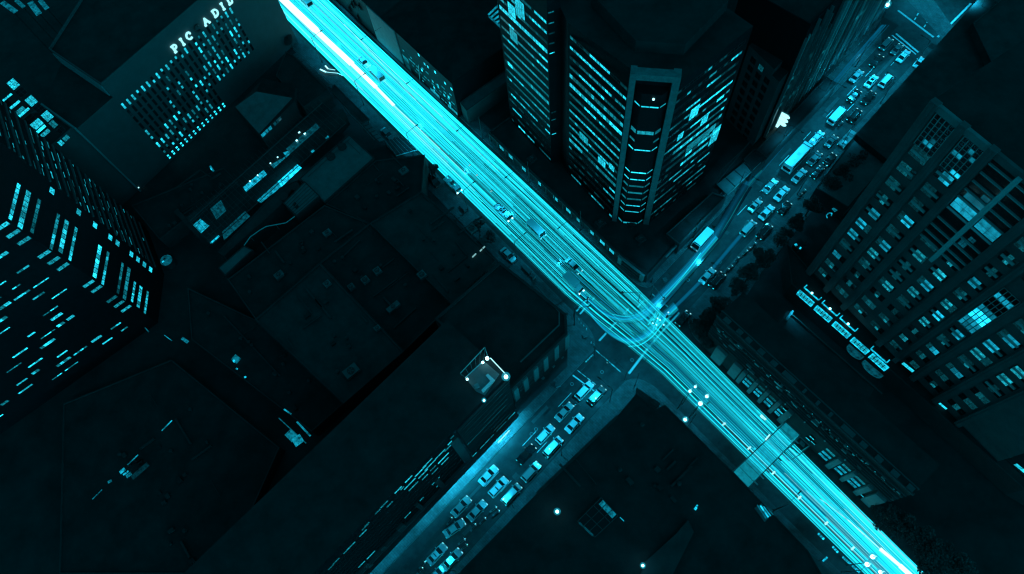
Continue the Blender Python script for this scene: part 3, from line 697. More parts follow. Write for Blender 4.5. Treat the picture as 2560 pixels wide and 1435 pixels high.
q = MB(); fb = Fac(A_(-14.5, 9.7), math.degrees(math.atan2(*((A_(-6.3, 10.4) - A_(-14.5, 9.7)).yx))), A_(0, 0))
for z in (.4, 1.7, 3.0): fb.slab(q, .3, 7.6, z, z + .3, 0, .45, 'wall')
for a in (.3, 6.6): fb.slab(q, a, a + 1, .2, 3.5, 0, .5, 'wall_light')
fb.slab(q, .2, 7.7, 3.3, 3.55, 0, .6, 'wall_light')
q.build('corner_balcony', pod)
q = MB(); f5 = Fac(A_(-60, 9.7), AZA, A_(0, 0)); f5.slab(q, 0, 45, 3.2, 3.6, .0, .35, 'wall'); q.build('cornice', pod)
q = MB()
for s in range(0, 45, 3): f5.slab(q, s, s + .4, .15, 3.2, 0, .22, 'wall')
q.build('pilaster_row', pod)
f6 = Fac(B_(17.5, -5.4), AZB, B_(0, 0)); q = MB(); f6.slab(q, 0, 30, 3.1, 3.5, 0, .3, 'wall_light'); q.build('rail', pod)
for i, (x, y) in enumerate(((1500, 560), (1600, 600), (1330, 400), (1580, 560))): hvac(pod, G(x, y, 3.6), 3.6, R_(40), 2, 1.6, .9, m='roof_mid')

foot = [C1, C2, w3end, w3end + fr(132) * 22, w1end + fr(38) * 16, w1end, cor, ret, w2end]
tw = empty('glass_tower', (8, 95, 3.6), 'tall dark glass office tower with slanting rows of lit floors and a framed central bay', 'tower')
q = MB(); q.prism([w3end, w3end + fr(132) * 22, w1end + fr(38) * 16, ret, w2end, C1 + fr(90) * 1.2 + fr(0) * 1.2, C2 + fr(90) * 1.2 - fr(0) * .8, C2 + fr(42) * .6], 3.6, 50, 'curtain_wall', top='roof_dark'); q.build('wall', tw)
q = MB(); q.prism([w1end, cor, ret, w1end + fr(38) * 16], 3.6, 55, 'curtain_wall', top='roof_dark'); q.build('side_wing', tw)
q = MB(); q.prism([C1 + fr(80) * 6, C2 + fr(80) * 6, C2 + fr(60) * 18, C1 + fr(110) * 18], 50, 52.5, 'roof_dark'); q.build('plant_room', tw)
wn = Wins(tw, most=99)
def floors(f, L, zs, pitch, strong, pan=.92, dens=.5, s_a=0.2, h=.72, tall=()):
    n = int((L - s_a * 2) / pan)
    for k, z in enumerate(zs):
        g0 = strong.get(k, None); st = g0 if g0 is not None else dens * rb.choice((0, .3, .5, .9, 1.2))
        hh = h * (1.5 if k in tall else 1)
        glows = []; run = 0; on = False
        for i in range(n):
            if run <= 0: run = rb.choice((1, 1, 2, 2, 3, 4, 6)); on = rb.random() < min(.9, st * .62 + .05); lv = rb.choice((.06, .12, .3, .5, .9, 1.3))
            run -= 1; glows.append(max(.0, lv * rb.uniform(.35, 1.4)) if on else (rb.choice((0, 0, 0, .05))))
        if g0 and g0 >= 1.1: glows = [max(g, .25 + .8 * rb.random()) for g in glows]
        if not any(glows): continue
        wn.add(f, s_a, s_a + n * pan, z, z + hh, n, glows, gap=.1)
zfl = [4.4 + FP * k for k in range(18)]
fW2 = Fac(C1, 128.4); fW1 = Fac(cor, 128.4); fR = Fac(cor, 20.6); fW3 = Fac(C2, 42)
floors(fW2, 16.5, zfl, FP, {0: .35, 1: 0, 2: 0, 3: .3, 4: .9, 5: .7, 6: .5, 7: 1.0, 8: .5, 9: 1.1, 10: .35, 11: .25, 12: 1.2, 13: .8, 14: .9, 15: 1, 16: 1.1, 17: .8}, tall=(5, 12, 13))
floors(fW1, 16.5, [4.4 + FP * k for k in range(20)], FP, {0: .9, 1: 0, 2: .15, 3: .4, 4: .8, 5: .5, 6: .5, 7: .6, 8: 1, 9: .4, 10: .7, 11: .7, 12: .8, 13: .6, 14: 1.3, 15: .8, 16: .9, 17: 1, 18: 1.2, 19: 1.2}, tall=(14, 8))
floors(fR, 2.5, [4.4 + FP * k for k in range(4, 20)], FP, {0: 1, 1: 1, 3: 1, 4: .3, 6: 1, 7: 1, 12: 1, 13: 1}, pan=1.1, h=.35)
floors(fW3, 17.8, zfl, FP, {0: .3, 1: .9, 2: .5, 3: .7, 4: .6, 5: .9, 6: .9, 7: 1, 8: .8, 9: 1.0, 10: 1, 11: .9, 12: .7, 13: .8, 14: .8, 15: .7, 16: .5, 17: .4}, tall=(8, 9, 7, 6))
for px, py, w, h, g in ((1895, 250, 2.6, 5.5, .8), (1735, 280, 2.4, 3.2, 1.2), (1760, 300, 2, 2.4, 1.0), (1800, 245, 2.0, .9, 1.8), (1868, 265, 2.2, .9, 1.7), (1745, 350, 7, 2.6, .22), (1700, 340, 1.6, 2, .9), (1780, 320, 1.8, 2, .5)):
    s, z = fW3.hit(px, py); s = min(s, 17.8 - w / 2)
    wn.add(fW3, s - w / 2, s + w / 2, z - h / 2, z + h / 2, 3, g, rows=3 if h > 2 else 1, gap=.07, deep=.09)
for px, py, w, h, g in ((1285, 90, 2.6, 3.0, .35), (1300, 20, 3.0, 4, .7), (1280, 25, 2.4, 3, .9)):
    s, z = fW1.hit(px, py); wn.add(fW1, s - w / 2, s + w / 2, z - h / 2, z + h / 2, 4, g, rows=2, deep=.09)
for px, py, w, h, g in ((1460, 345, 2.8, 2.2, .4), (1505, 405, 2.4, 2.0, .75), (1530, 418, 1.6, 1.8, .8)):
    s, z = fW2.hit(px, py); wn.add(fW2, s - w / 2, s + w / 2, z - h / 2, z + h / 2, 4, g, rows=2, deep=.09)
# the framed bay
fF = Fac(C1, math.degrees(math.atan2(C2.y - C1.y, C2.x - C1.x))); LF = (C2 - C1).length
for a, b in ((-.05, 1.0), (LF - 1.15, LF + .1)):
    q = MB(); fF.slab(q, a, b, 3.6, 51.6, -1.5, .35, 'tile_wall'); q.build('frame_column', tw)
q = MB(); fF.slab(q, 1.0, LF - 1.15, 50.2, 51.6, -1.2, .33, 'tile_wall'); q.build('frame_beam', tw)
i0, i1 = fF.pt(1.25, 0, -.4), fF.pt(LF - 1.4, 0, -.4); m0, m1 = fF.pt(2.35, 0, .75), fF.pt(LF - 2.5, 0, .75)
q = MB(); q.prism([i0, m0, m1, i1, fF.pt(LF - 1.4, 0, -2.2), fF.pt(1.25, 0, -2.2)], 3.6, 47.5, 'curtain_wall', top='glass_dark'); q.build('bay', tw)
fM = Fac(m0, fF.az); fL_ = Fac(i0, math.degrees(math.atan2(m0.y - i0.y, m0.x - i0.x)), tuple((m0 - i0).normalized() * 0 + i0 + fr(-130) * 5)); fR_ = Fac(m1, math.degrees(math.atan2(i1.y - m1.y, i1.x - m1.x)), tuple(i1 + fr(-40) * 5))
for k in range(18):
    z = 4.1 + FP * k
    g = {17: .0, 16: .9, 15: 0, 14: 0, 13: .35, 12: 0, 11: 1.3, 10: 0, 9: 0, 8: 1.6, 7: 1.5, 6: .12, 5: .3, 4: .12, 3: .9, 2: 1.0, 1: 0, 0: .5}.get(k, 0)
    hh = .6 if g < .9 else .38
    if k == 13: hh = 1.0
    Lm = (m1 - m0).length
    if g: wn.add(fM, .12, Lm - .12, z, z + hh, 2, g, m='lit_small')
    if g or rb.random() < .4:
        gg = max(g, .3) * .8; Lx = (m0 - i0).length
        wn.add(fL_, .1, Lx - .1, z, z + hh * 1.1, 1, gg, m='lit_small'); wn.add(fR_, .1, Lx - .1, z, z + hh, 1, gg * .7, m='lit_small')
wn.flush()
q = MB(); q.ball(fM.pt((m1 - m0).length * .62, 46.5, .15), .22, 'lamp', g=3); q.build('bay_lamp', tw)

# ------------------------------------------------------------------ right tower with pilasters
RB0 = G(2342, 256, 60); fB = Fac(RB0, -54.6)
rt_ = empty('office_tower', (RB0.x + 12, RB0.y + 5, 5), 'tall concrete tower with broad pilasters and narrow window bays on the right', 'tower')
q = MB(); q.prism([fB.pt(-.6, 0, 0), fB.pt(48, 0, 0), fB.pt(48, 0, -34), fB.pt(-.6, 0, -34)], 5, 60.0, 'concrete', top='roof_dark'); q.build('wall', rt_)
pils = [(-.62, .72), (4.42, 5.62), (9.3, 10.5), (18.8, 20.15), (23.35, 24.3), (27.6, 28.9), (33.2, 34.4), (38.6, 39.8)]
for a, b in pils:
    q = MB(); fB.slab(q, a, b, 5, 60.6, 0, 1.0, 'concrete'); fB.slab(q, a + .45, b - .45, 5, 60.4, 1.0, 1.12, 'concrete'); q.build('pilaster', rt_)
for a, b in zip(pils, pils[1:]):
    q = MB(); fB.slab(q, a[1], b[0], 59.1, 60.3, 0, .55, 'wall_light' if b[0] - a[1] < 5 else 'concrete'); q.build('parapet_beam', rt_)
wn = Wins(rt_, most=99)
def grid(s0, s1, z0, z1, nc, nr, lit):
    w = (s1 - s0) / nc; h = (z1 - z0) / nr
    q = MB(); fB.slab(q, s0, s1, z0, z1, .0, .06, 'glass_dark'); q.build('atrium_glass', rt_)
    q = MB()
    for i in range(nc + 1): fB.slab(q, s0 + i * w - .05, s0 + i * w + .05, z0, z1, .06, .3 if i % 1 == 0 else .12, 'mullion')
    for j in range(nr + 1): fB.slab(q, s0, s1, z0 + j * h - .03, z0 + j * h + .03, .06, .14, 'mullion')
    q.build('mullions', rt_)
    for (i, j, g) in lit:
        wn.add(fB, s0 + i * w + .05, s0 + (i + 1) * w - .05, z0 + j * h + .05, z0 + (j + 1) * h - .05, 1, g, deep=.075, m='lit_soft')
grid(.95, 4.2, 51.8, 58.7, 4, 7, [(1, 1, .3), (2, 1, .3), (2, 2, .1)])
grid(5.85, 9.1, 51.8, 58.7, 4, 7, [(0, 3, .25), (1, 3, .4), (2, 5, .25), (3, 4, .25), (2, 0, .6), (3, 0, .9)])
q = MB(); fB.slab(q, 10.6, 18.7, 38, 58.5, 0, .06, 'glass_dark'); q.build('atrium_glass', rt_)
q = MB(); zz = [57.88, 55.75, 53.7, 51.65, 49.7, 46.6, 43.7, 41.6, 39.65, 38.0]
for z in zz:
    q = MB(); fB.slab(q, 10.6, 18.7, z - .09, z + .09, .06, .42, 'mullion'); q.build('mullion', rt_)
q = MB(); fB.slab(q, 14.42, 15.08, 36, 59.6, 0, 1.3, 'mullion'); q.build('central_fin', rt_)
for s0, s1, z0, z1, g in ((10.7, 14.3, 47.0, 49.4, .55), (15.2, 18.6, 46.9, 49.3, .42), (11.2, 14.3, 50.0, 51.3, .2), (13, 14.2, 51.9, 52.9, .12), (15.4, 16.6, 41.9, 43.2, .12), (16, 17, 44, 45, .1)):
    wn.add(fB, s0, s1, z0, z1, 2, g * .8, rows=2, deep=.08, m='lit_soft')
rowz = [49.3, 45.2, 41.0, 36.7, 32.4, 28.1, 24.2, 20.2, 16.2, 12.2, 8.2]
bays = [(.95, 4.2), (5.85, 9.1), (10.9, 14.2), (15.3, 18.5), (20.4, 23.1), (24.6, 27.4), (29.2, 33.0), (34.7, 38.3)]
for bi, (a, b) in enumerate(bays):
    for k, z in enumerate(rowz):
        if bi in (2, 3) and z > 37.5: continue
        if bi == 5 and 27 < z < 42: continue
        hh = 2.3 if z > 20 else 1.8
        r = rb.random(); w = (b - a) / 3
        wn.add(fB, a + .1, b - .1, z, z + hh, 3, [rb.choice((0, 0, .03, .05)), rb.choice((.03, .06, .1)), rb.choice((0, 0, .05))], rows=2, frame='wall')
        q = MB()
        if z > 20: fB.slab(q, a + .2, b - .3, z + hh * .40, z + hh * .64, .05, .22, 'mullion'); q.build('blind_band', rt_)
        lit = {(0, 5): .7, (0, 6): .5, (0, 4): .3, (1, 3): .8, (1, 5): .35, (1, 6): .4, (1, 0): .6, (2, 4): .3, (3, 4): .7, (3, 5): .55, (3, 6): .3, (4, 5): .5, (4, 6): .9, (4, 3): .3, (4, 7): .45, (5, 6): .5, (6, 5): .6, (6, 6): .4, (6, 4): .35, (2, 7): .45, (4, 9): .3, (6, 8): .3, (0, 8): .25, (7, 6): .5, (7, 5): .4, (5, 8): .5}.get((bi, k))
        if lit:
            i = rb.choice((0, 1)); wn.add(fB, a + .25 + i * w * .7, a + .25 + i * w * .7 + w * 1.7, z + .1, z + hh - .1, 2, [lit * rb.uniform(.3, 1), lit], rows=2, deep=.1, m=rb.choice(('lit_soft', 'lit_window')))
        elif rb.random() < .35: wn.add(fB, a + .25 + w, a + 2 * w, z + .1, z + .9, 1, rb.uniform(.12, .35), deep=.1)
grid(24.5, 27.45, 28.1, 41.5, 4, 9, [(i, j, rb.uniform(.5, 2.2)) for i in range(4) for j in (2, 3)] + [(i, j, rb.uniform(.08, .4)) for i in range(4) for j in (0, 1, 4)] + [(0, 7, .5), (1, 7, .5), (2, 7, .5), (3, 7, .45)])
wn.flush()
# podium of the right tower, with the lit ground floor windows
pA, pB = G(1985, 715, 1.5), G(2560, 1190, 5)
pd = building('podium_building', [G(1978, 712, 6), G(2240, 940, 6), G(2560, 1225, 6), fB.pt(60, 0, -2), fB.pt(-.6, 0, -.01), fB.pt(-8, 0, -.5)], .1, 6, 'low podium under the concrete tower with a line of brightly framed windows', 'podium', parapet=.3)
fP = Fac(G(1978, 712, 6), math.degrees(math.atan2(*((G(2240, 940, 6) - G(1978, 712, 6)).yx))))
wn = Wins(pd)
for (x, y, w) in ((2014, 745, 3.7), (2058, 784, 3.7), (2104, 824, 3.7), (2150, 864, 3.7), (2197, 905, 3.7)):
    s, z = fP.hit(x, y)
    wn.add(fP, s - w / 2, s + w / 2, z - .9, z + .9, 5, .55, rows=2, m='lit_small', gap=.16)
    q = MB()
    for a, b, c, d in ((-w / 2 - .1, w / 2 + .1, .9, 1.12), (-w / 2 - .1, w / 2 + .1, -1.12, -.9), (-w / 2 - .12, -w / 2 + .12, -.9, .9), (w / 2 - .12, w / 2 + .12, -.9, .9)): fP.slab(q, s + a, s + b, z + c, z + d, .0, .16, 'street_lit', g=rb.uniform(.8, 1.1))
    q.build('light_frame', pd)
for (x, y) in ((2028, 735), (2073, 774), (2118, 812), (2196, 890)):
    p = G(x, y, 6.0); q = MB(); L = 1.9
    q.bar(p - fP.u * L + Vector((0, 0, .1)), p + fP.u * L + Vector((0, 0, .1)), .22, 'street_lit', g=.8); q.bar(p - fP.u * L + Vector((0, 0, .1)), p - fP.u * L - fP.n * .9 + Vector((0, 0, .1)), .2, 'street_lit', g=.7)
    q.bar(p + fP.u * L + Vector((0, 0, .1)), p + fP.u * L - fP.n * .9 + Vector((0, 0, .1)), .2, 'street_lit', g=.7)
    if x != 2196: q.ball(p + Vector((0, 0, .5)), .24, 'lamp', g=5)
    q.build('roof_light', pd)
wn.flush()
fP2 = fB; wn = Wins(pd, 'small_window')
f8 = Fac(G(2240, 930, 5), math.degrees(math.atan2(*((G(2520, 1160, 5) - G(2240, 930, 5)).yx))))
for x, y, g in ((2270, 918, 1.2), (2352, 1012, 1.0), (2399, 1053, .8), (2513, 1131, 1.4), (2535, 1175, .6), (2553, 1172, .9)):
    s, z = f8.hit(x, y); wn.add(f8, s - 1.2, s + 1.2, z - .5, z + .6, 2, g, m='lit_small')
wn.flush()

# ------------------------------------------------------------------ the building with the letters
PP = G(427, 403, 0); fC = Fac(PP, 55.7)
bk = fC.n * -1
pc = building('department_store', [fC.pt(-.1, 0), fC.pt(48, 0), fC.pt(48, 0, -40), fC.pt(-.1, 0, -19)], 0, 28.6, 'big windowless-topped block with glowing roof letters and a grid of slot windows', 'building', wall='wall', parapet=.6)
q = MB(); q.prism([fC.pt(-10.5, 0), fC.pt(-.1, 0, -.004), fC.pt(-.1, 0, -19), fC.pt(-10.5, 0, -12)], 0, 24.8, 'wall', top='roof_dark'); q.build('lower_wing', pc)
q = MB(); fC.slab(q, -10.9, -10.5, 0, 25.6, -12, .5, 'wall_light'); q.build('edge_fin', pc)
q = MB(); fl = Fac(fC.pt(-.1, 0), 55.7 + 90 + 0, tuple(fC.pt(-20, 0, -8))); fl.slab(q, .4, 18, 25.2, 28.4, .02, .3, 'wall_light'); q.build('side_band', pc)
wn = Wins(pc, 'window', most=98)
for c in range(24):
    for r in range(9):
        s = .1 + 1.51 * c; z = 20.4 - 2.45 * r
        if s > 20.5 and z < 8: continue
        if z < .1: z = .1
        bot = (r == 8) or (s > 20.5 and r == 4 and rb.random() < .3)
        dark = (c in (1, 2, 3, 4, 5) and 0 < r < 5) or (c < 2 and 0 < r < 4)
        g = 0 if dark else (rb.uniform(1.0, 2.4) if bot and s < 20.5 else (0 if rb.random() < .3 else rb.choice((.15, .35, .6, .8, 1.3))))
        if r == 0 and c < 12: g = rb.uniform(.5, 1.1)
        lit = rb.choice(([g, 0], [0, g], [g, g * .7], [g, g])) if not bot else [g, g]
        mb_s = MB()
        fq = fC
        a, b, dd = P(fC.pt(s, z)), P(fC.pt(s + .55, z)), P(fC.pt(s, z + 1.75))
        if not inframe(fC.pt(s, z)): continue
        fC.slab(mb_s, s, s + .62, z, z + 1.9, 0, .05, 'glass_dark')
        for j, gg in enumerate(lit):
            if gg > 0: fC.quad(mb_s, s + .06, s + .56, z + .08 + (1 - j) * .9, z + .08 + (1 - j) * .9 + (.8 if not bot else .5), .055, 'lit_small', gg)
        wn.it.append(((2 if g else 1) * 10 + rb.random() * 3, mb_s))
wn.flush()
# letters
sg = empty('illuminated_letters', fC.pt(24, 23.2, .3), 'white glowing serif letters high on the block with slot windows', 'sign')
def stroke(q, pts, x0, z0, w=.34, g=1.25, m='lamp'):
    for (a, b), (c, d) in zip(pts, pts[1:]): q.bar(fC.pt(x0 + a, z0 + b, .38), fC.pt(x0 + c, z0 + d, .38), w, m, g=g)
def curve(cx, cz, rx, rz, a0, a1, n=9): return [(cx + rx * math.cos(R_(a0 + (a1 - a0) * i / n)), cz + rz * math.sin(R_(a0 + (a1 - a0) * i / n))) for i in range(n + 1)]
Hh = 1.75
LET = {'P': [[(.35, 0), (.35, Hh)], [(0, 0), (.75, 0)], [(0, Hh), (.8, Hh)], curve(.8, Hh * .72, .5, Hh * .28, 90, -90), [(.8, Hh * .44), (.35, Hh * .44)]],
       'I': [[(.6, 0), (.6, Hh)], [(.25, 0), (.95, 0)], [(.25, Hh), (.95, Hh)]],
       'C': [curve(.8, Hh / 2, .72, Hh / 2, 50, 310, 14), [(1.26, Hh * .9), (1.26, Hh * .62)]],
       'A': [[(.1, 0), (.75, Hh)], [(.75, Hh), (1.4, 0)], [(.38, Hh * .36), (1.12, Hh * .36)], [(-.15, 0), (.4, 0)], [(1.1, 0), (1.65, 0)]],
       'D': [[(.3, 0), (.3, Hh)], [(0, 0), (.7, 0)], [(0, Hh), (.7, Hh)], curve(.7, Hh / 2, .72, Hh / 2, 90, -90, 12)],
       'L': [[(.35, 0), (.35, Hh)], [(0, Hh), (.75, Hh)], [(0, 0), (1.2, 0)], [(1.2, 0), (1.2, .5)]],
       'Y': [[(.1, Hh), (.75, Hh * .5)], [(1.4, Hh), (.75, Hh * .5)], [(.75, Hh * .5), (.75, 0)], [(.4, 0), (1.1, 0)]]}
for ch, s, on in (('P', 17.3, 1), ('I', 19.75, 1), ('C', 21.8, 1), ('C', 24.5, 0), ('A', 27.3, 1), ('D', 30.4, 1), ('I', 33.0, 1), ('L', 35.2, 1), ('L', 37.7, 1), ('Y', 40.0, 1)):
    q = MB()
    for st in LET[ch]: stroke(q, st, s, 23.15, g=1.3 if on else 0, m='lamp' if on else 'metal_dark')
    q.build('letter', sg)

# ------------------------------------------------------------------ left tower of curved window bands
c12 = Vector((-93.33, 54.92, 0)); f1 = Fac(c12, 97.14); c00 = f1.pt(12.4, 0); f2 = Fac(c12, -138); f0 = Fac(c00, 121)
tl = empty('apartment_tower', (-104, 58, 0), 'dark tower with lit window bands that wrap round its corner at the left edge', 'tower')
q = MB(); q.prism([f2.pt(48, 0), c12, c00, f0.pt(14, 0), f0.pt(14, 0) + fr(200) * 25, f2.pt(48, 0) + fr(140) * 22], 0, 64, 'curtain_wall', top='roof_dark'); q.build('wall', tl)
wn = Wins(tl, most=99)
pit = 2.55; zl = [5.0 + pit * k for k in range(23)]
Lpat = {16: (.9, .9), 15: (.7, .5), 14: (.25, .35), 12: (.6, .5), 11: (.8, .5), 10: (.75, .5), 7: (1.2, .6), 6: (.8, .5), 4: (.2, .2), 3: (.25, .4), 2: (.8, .5), 1: (.7, 0), 0: (.6, 0), 19: (1, 1), 20: (.9, .8)}
for k, z in enumerate(zl):
    a, b = Lpat.get(k, (0, 0))
    if a: wn.add(f1, .1 + .3 * (k % 3), 7.7 if k > 2 else 5.6, z, z + .9 + .35 * (k % 2), 7, [a * rb.choice((.3, .6, .8, 1.1, 1.4)) for _ in range(7)], gap=.14)
    if b: wn.add(f2, .1, 2.4, z, z + .95, 2, b * .9, gap=.12)
    if k in (13, 8, 5, 6, 3, 2, 1, 0, 10): wn.add(f1, 10.4, 11.6, z, z + 1.3, 1, rb.uniform(.5, 1.1))
    s = 4.4
    while s < 44:
        w = rb.choice((1.6, 2.4, 3.2)); on = rb.random() < (.62 if s < 22 else .42)
        if on and not (10 < z < 17 and s < 14): wn.add(f2, s, s + w, z, z + rb.choice((.35, .5, .8)), int(w / .8), [rb.choice((.2, .6, 1.0, 1.3)) for _ in range(int(w / .8))], gap=.06)
        s += w + rb.choice((.6, 1.2, 2.2))
for z in zl:
    t_ = .3
    while t_ < 13.2:
        w_ = rb.uniform(.5, 2.6)
        if rb.random() < .62: z2 = z + rb.choice((.1, .5, 1.0)); wn.add(f0, t_, min(13.6, t_ + w_), z2, z2 + rb.uniform(.15, .5), 2, rb.choice((.08, .2, .4, .8)), m='lit_small', deep=.1)
        t_ += w_ + rb.uniform(.1, 1.0)
wn.flush()
q = MB()
for k in range(24): f0.slab(q, 0, 14, 3.9 + pit * k, 4.3 + pit * k, 0, .25, 'wall')
q.build('floor_band', tl)

# ------------------------------------------------------------------ far left block, partly lit
fD = Fac(fC.pt(-10.5, 0, -.3), 55.7 + 180)
w1 = building('corner_block', [fD.pt(.4, 0), fD.pt(26, 0), fD.pt(26, 0, -16), fD.pt(.4, 0, -11)], 0, 25.0, 'pale walled block at the left edge with a few square lit windows', 'building', wall='wall', parapet=.5)
wn = Wins(w1)
for px, py, w, h, g in ((33, 210, 1.6, 2.0, .8), (78, 252, 1.7, 2.1, .55), (118, 290, 1.7, 2.2, .6), (133, 310, 1.2, 1.8, .2), (152, 357, 1.0, 1.4, .7), (165, 345, 1.4, 1.2, .25), (53, 230, 1.7, 1.7, 0), (96, 270, 1.6, 1.6, 0), (152, 325, 1.4, 1.4, 0), (33, 265, 3.2, .6, 1.1), (48, 283, 3.0, 1.6, .3), (55, 285, 3.6, .6, 1.4), (92, 310, 2.2, 1.8, .8), (97, 327, 3.4, .7, 1.5), (108, 337, 3.2, 1.0, .45), (18, 243, 2.2, .5, .9), (70, 300, 2.8, 1.6, 0), (12, 262, 2.2, 1.4, 0)):
    s, z = fD.hit(px, py)
    if s - w / 2 > .5: wn.add(fD, s - w / 2, s + w / 2, z - h / 2, z + h / 2, 2, g, rows=1 if h < 1.5 else 2)
wn.flush()

# ------------------------------------------------------------------ grid-window block and ribbed block by the street
gp = G(1872, 115, 27); fG = Fac(gp, -56.8)
gb = building('hotel_block', [fG.pt(0, 0), fG.pt(10.2, 0), fG.pt(4, 0, -20), fG.pt(-4, 0, -24)], 0, 25.5, 'pale slab with three columns of dark square windows between the glass tower and the street', 'building', wall='wall', parapet=0)
q = MB(); q.prism([fG.pt(0, 0), fG.pt(7.95, 0), fG.pt(3, 0, -19), fG.pt(-4, 0, -23)], 25.5, 27.2, 'wall', top='roof_dark'); q.build('upper_storey', gb)
wn = Wins(gb)
for c, s in enumerate((1.55, 4.05, 6.55)):
    for r in range(9):
        z = 24.0 - 2.45 * r - (0 if c < 2 else 1.6)
        if z > 1: wn.add(fG, s, s + 1.45, z, z + 1.5, 2, .1 if (c, r) == (1, 0) else 0, rows=1, deep=.06, frame='wall_dark')
wn.add(fG, 1.2, 3.6, 1.5, 2.4, 3, .12); wn.add(fG, 5.0, 8.4, 1.5, 2.4, 4, .2)
wn.flush()
fS = Fac(B_(57.5, -8.2), AZB)
sb = building('ribbed_block', [B_(57.5, -8.2), B_(108, -8.2), B_(108, -34), B_(57.5, -24)], 0, 38, 'tall block with closely set vertical ribs glinting along the left side of the street', 'building', wall='curtain_wall', parapet=.6)
for s in [i * 1.45 for i in range(35)]:
    q = MB(); fS.slab(q, s, s + rb.choice((.12, .2, .34)), .2, 38 - rb.choice((0, 0, 3, 8)), 0, rb.uniform(.25, .7), rb.choice(('wall_light', 'metal', 'white_metal'))); q.build('rib', sb)
wn = Wins(sb, most=90)
for k in range(13):
    s = .3
    while s < 49:
        w = rb.uniform(1, 5)
        if rb.random() < .33: wn.add(fS, s, s + w, .8 + 2.9 * k, 1.2 + 2.9 * k + rb.uniform(.2, .9), 2, rb.choice((.1, .2, .35, .6)), m='lit_small', deep=.1)
        s += w + rb.uniform(.3, 4)
wn.flush()
q = MB(); fS.slab(q, 0, 50, 3.3, 3.8, .1, 1.1, 'wall'); q.build('ledge', sb)
for s_w, e_w in ((2, 900), (9, 700), (17, 500), (26, 450), (35, 450), (44, 450)):  # unseen fill lights added to brighten the ribs
    ld = bpy.data.lights.new('wall_washer', 'SPOT'); ld.spot_size = R_(130); ld.spot_blend = 1; ld.energy = e_w; ld.color = CY_; lo = bpy.data.objects.new('wall_washer', ld); COL.objects.link(lo); lo.parent = sb  # unseen fill light added for the ribs, not a fitting
    lo.location = fS.pt(s_w, 4.2, 1.6) - Vector(sb['_o']); lo.rotation_euler = (fS.n * -.45 + Vector((0, 0, 1))).to_track_quat('-Z', 'Y').to_euler()
vs = empty('vertical_sign', fS.pt(4.6, 1), 'tall blown-out white sign board with scalloped edge on the ribbed block', 'sign')
q = MB(); fv = Fac(fS.pt(4.6, 0), AZB - 90 + 4, tuple(fS.pt(-30, 0, 5))); fv.slab(q, .3, 2.3, .8, 9.2, 0, .3, 'white_metal'); q.build('board', vs)
for i in range(6):
    q = MB(); c = fv.pt(1.3, 1.6 + 1.35 * i, .34); fv.slab(q, .45, 2.15, 1.0 + 1.38 * i, 2.2 + 1.38 * i, .31, .4, 'white_light', g=1.5)
    q.cyl(fv.pt(2.25, 1.6 + 1.38 * i, .3), fv.pt(2.25, 1.6 + 1.38 * i, .42), .42, .42, 'white_light', 10, g=1.5); q.build('glowing_letter', vs)
# low dark roofs along the left of the street
pxroof('street_shop', [(2066, 193), (2092, 211), (1917, 396), (1890, 376)], 5, 'low black flat roof squeezed between the ribbed block and the street', z0=.13, cat='shop', parapet=.25)
pxroof('street_shop', [(1915, 400), (1886, 372), (1858, 398), (1880, 432)], 4.2, 'small black roof just above the glass canopy of the street', z0=.13, cat='shop', parapet=.2)
gc = empty('glass_canopy', G(1850, 445, 4), 'pale panelled canopy with a ridged edge beside the street behind the minibus', 'canopy')
pts = [(1791, 462), (1818, 487), (1902, 406), (1881, 388)]
q = MB(); q.prism([G(x, y, 4) for x, y in pts], 3.85, 4.0, 'roof_light'); q.build('roof', gc)
for i in range(5):
    t = i / 4; q = MB(); a = G(1791 + 90 * t, 462 - 74 * t, 4.1); b = G(1818 + 84 * t, 487 - 81 * t, 4.1); q.bar(a, b, .14, 'wall_dark'); q.bar(a, Vector((a.x, a.y, .13)), .12, 'metal_dark'); q.build('frame', gc)
q = MB(); q.bar(G(1818, 488, 4.2), G(1902, 407, 4.2), .2, 'wall_light'); q.bar(G(1790, 460, 5.5), G(1882, 345, 5.5), .25, 'wall'); q.bar(G(1800, 428, 6), G(1860, 372, 6), .2, 'wall'); q.bar(G(1795, 455, 5), G(1802, 428, 6), .2, 'wall'); q.build('edge_beam', gc)
pxroof('street_shop', [(1780, 482), (1815, 494), (1698, 612), (1665, 585)], 4.5, 'black flat roofed shop opposite the white minibus', z0=.13, cat='shop', parapet=.3, pm='wall')

# ------------------------------------------------------------------ east side of the street
pxroof('annex_building', [(2449, -6), (2140, 336), (2225, 404), (2345, 262), (2420, 268), (2640, 40)], 7, 'large dark roof right of the street queue, its straight edge cutting the pavement', z0=.13, parapet=0, roof='roof_mid')
r = pxroof('annex_building', [(2140, 338), (2222, 406), (2120, 520), (2040, 470)], 5.2, 'slightly paler square roof beside the bus and the street trees', z0=.13, roof='roof_light', parapet=.15, wall='wall_dark')
pxroof('rear_building', [(2430, 60), (2640, -120), (2800, 200), (2600, 420)], 9, 'dark roof with a faint ridge in the upper right corner', wall='roof_mid', roof='roof_mid', parapet=.4)
ar = empty('service_lane_sign', G(2078, 530, 2.5), 'small curved glowing bracket in the dark lane left of the concrete tower', 'sign')
q = MB(); q.tube([G(x, y, 2.5) for x, y in ((2068, 545), (2066, 538), (2073, 532), (2080, 533), (2078, 540))], .1, 'street_lit', g=.5); q.build('tube', ar)
q = MB(); q.bar(G(2083, 520, 2.6), G(2090, 528, 2.6), .8, 'street_lit', h=.1, g=.18); q.bar(G(2085, 525, 0), G(2085, 525, 2.6), .1, 'metal_dark'); q.build('panel', ar)
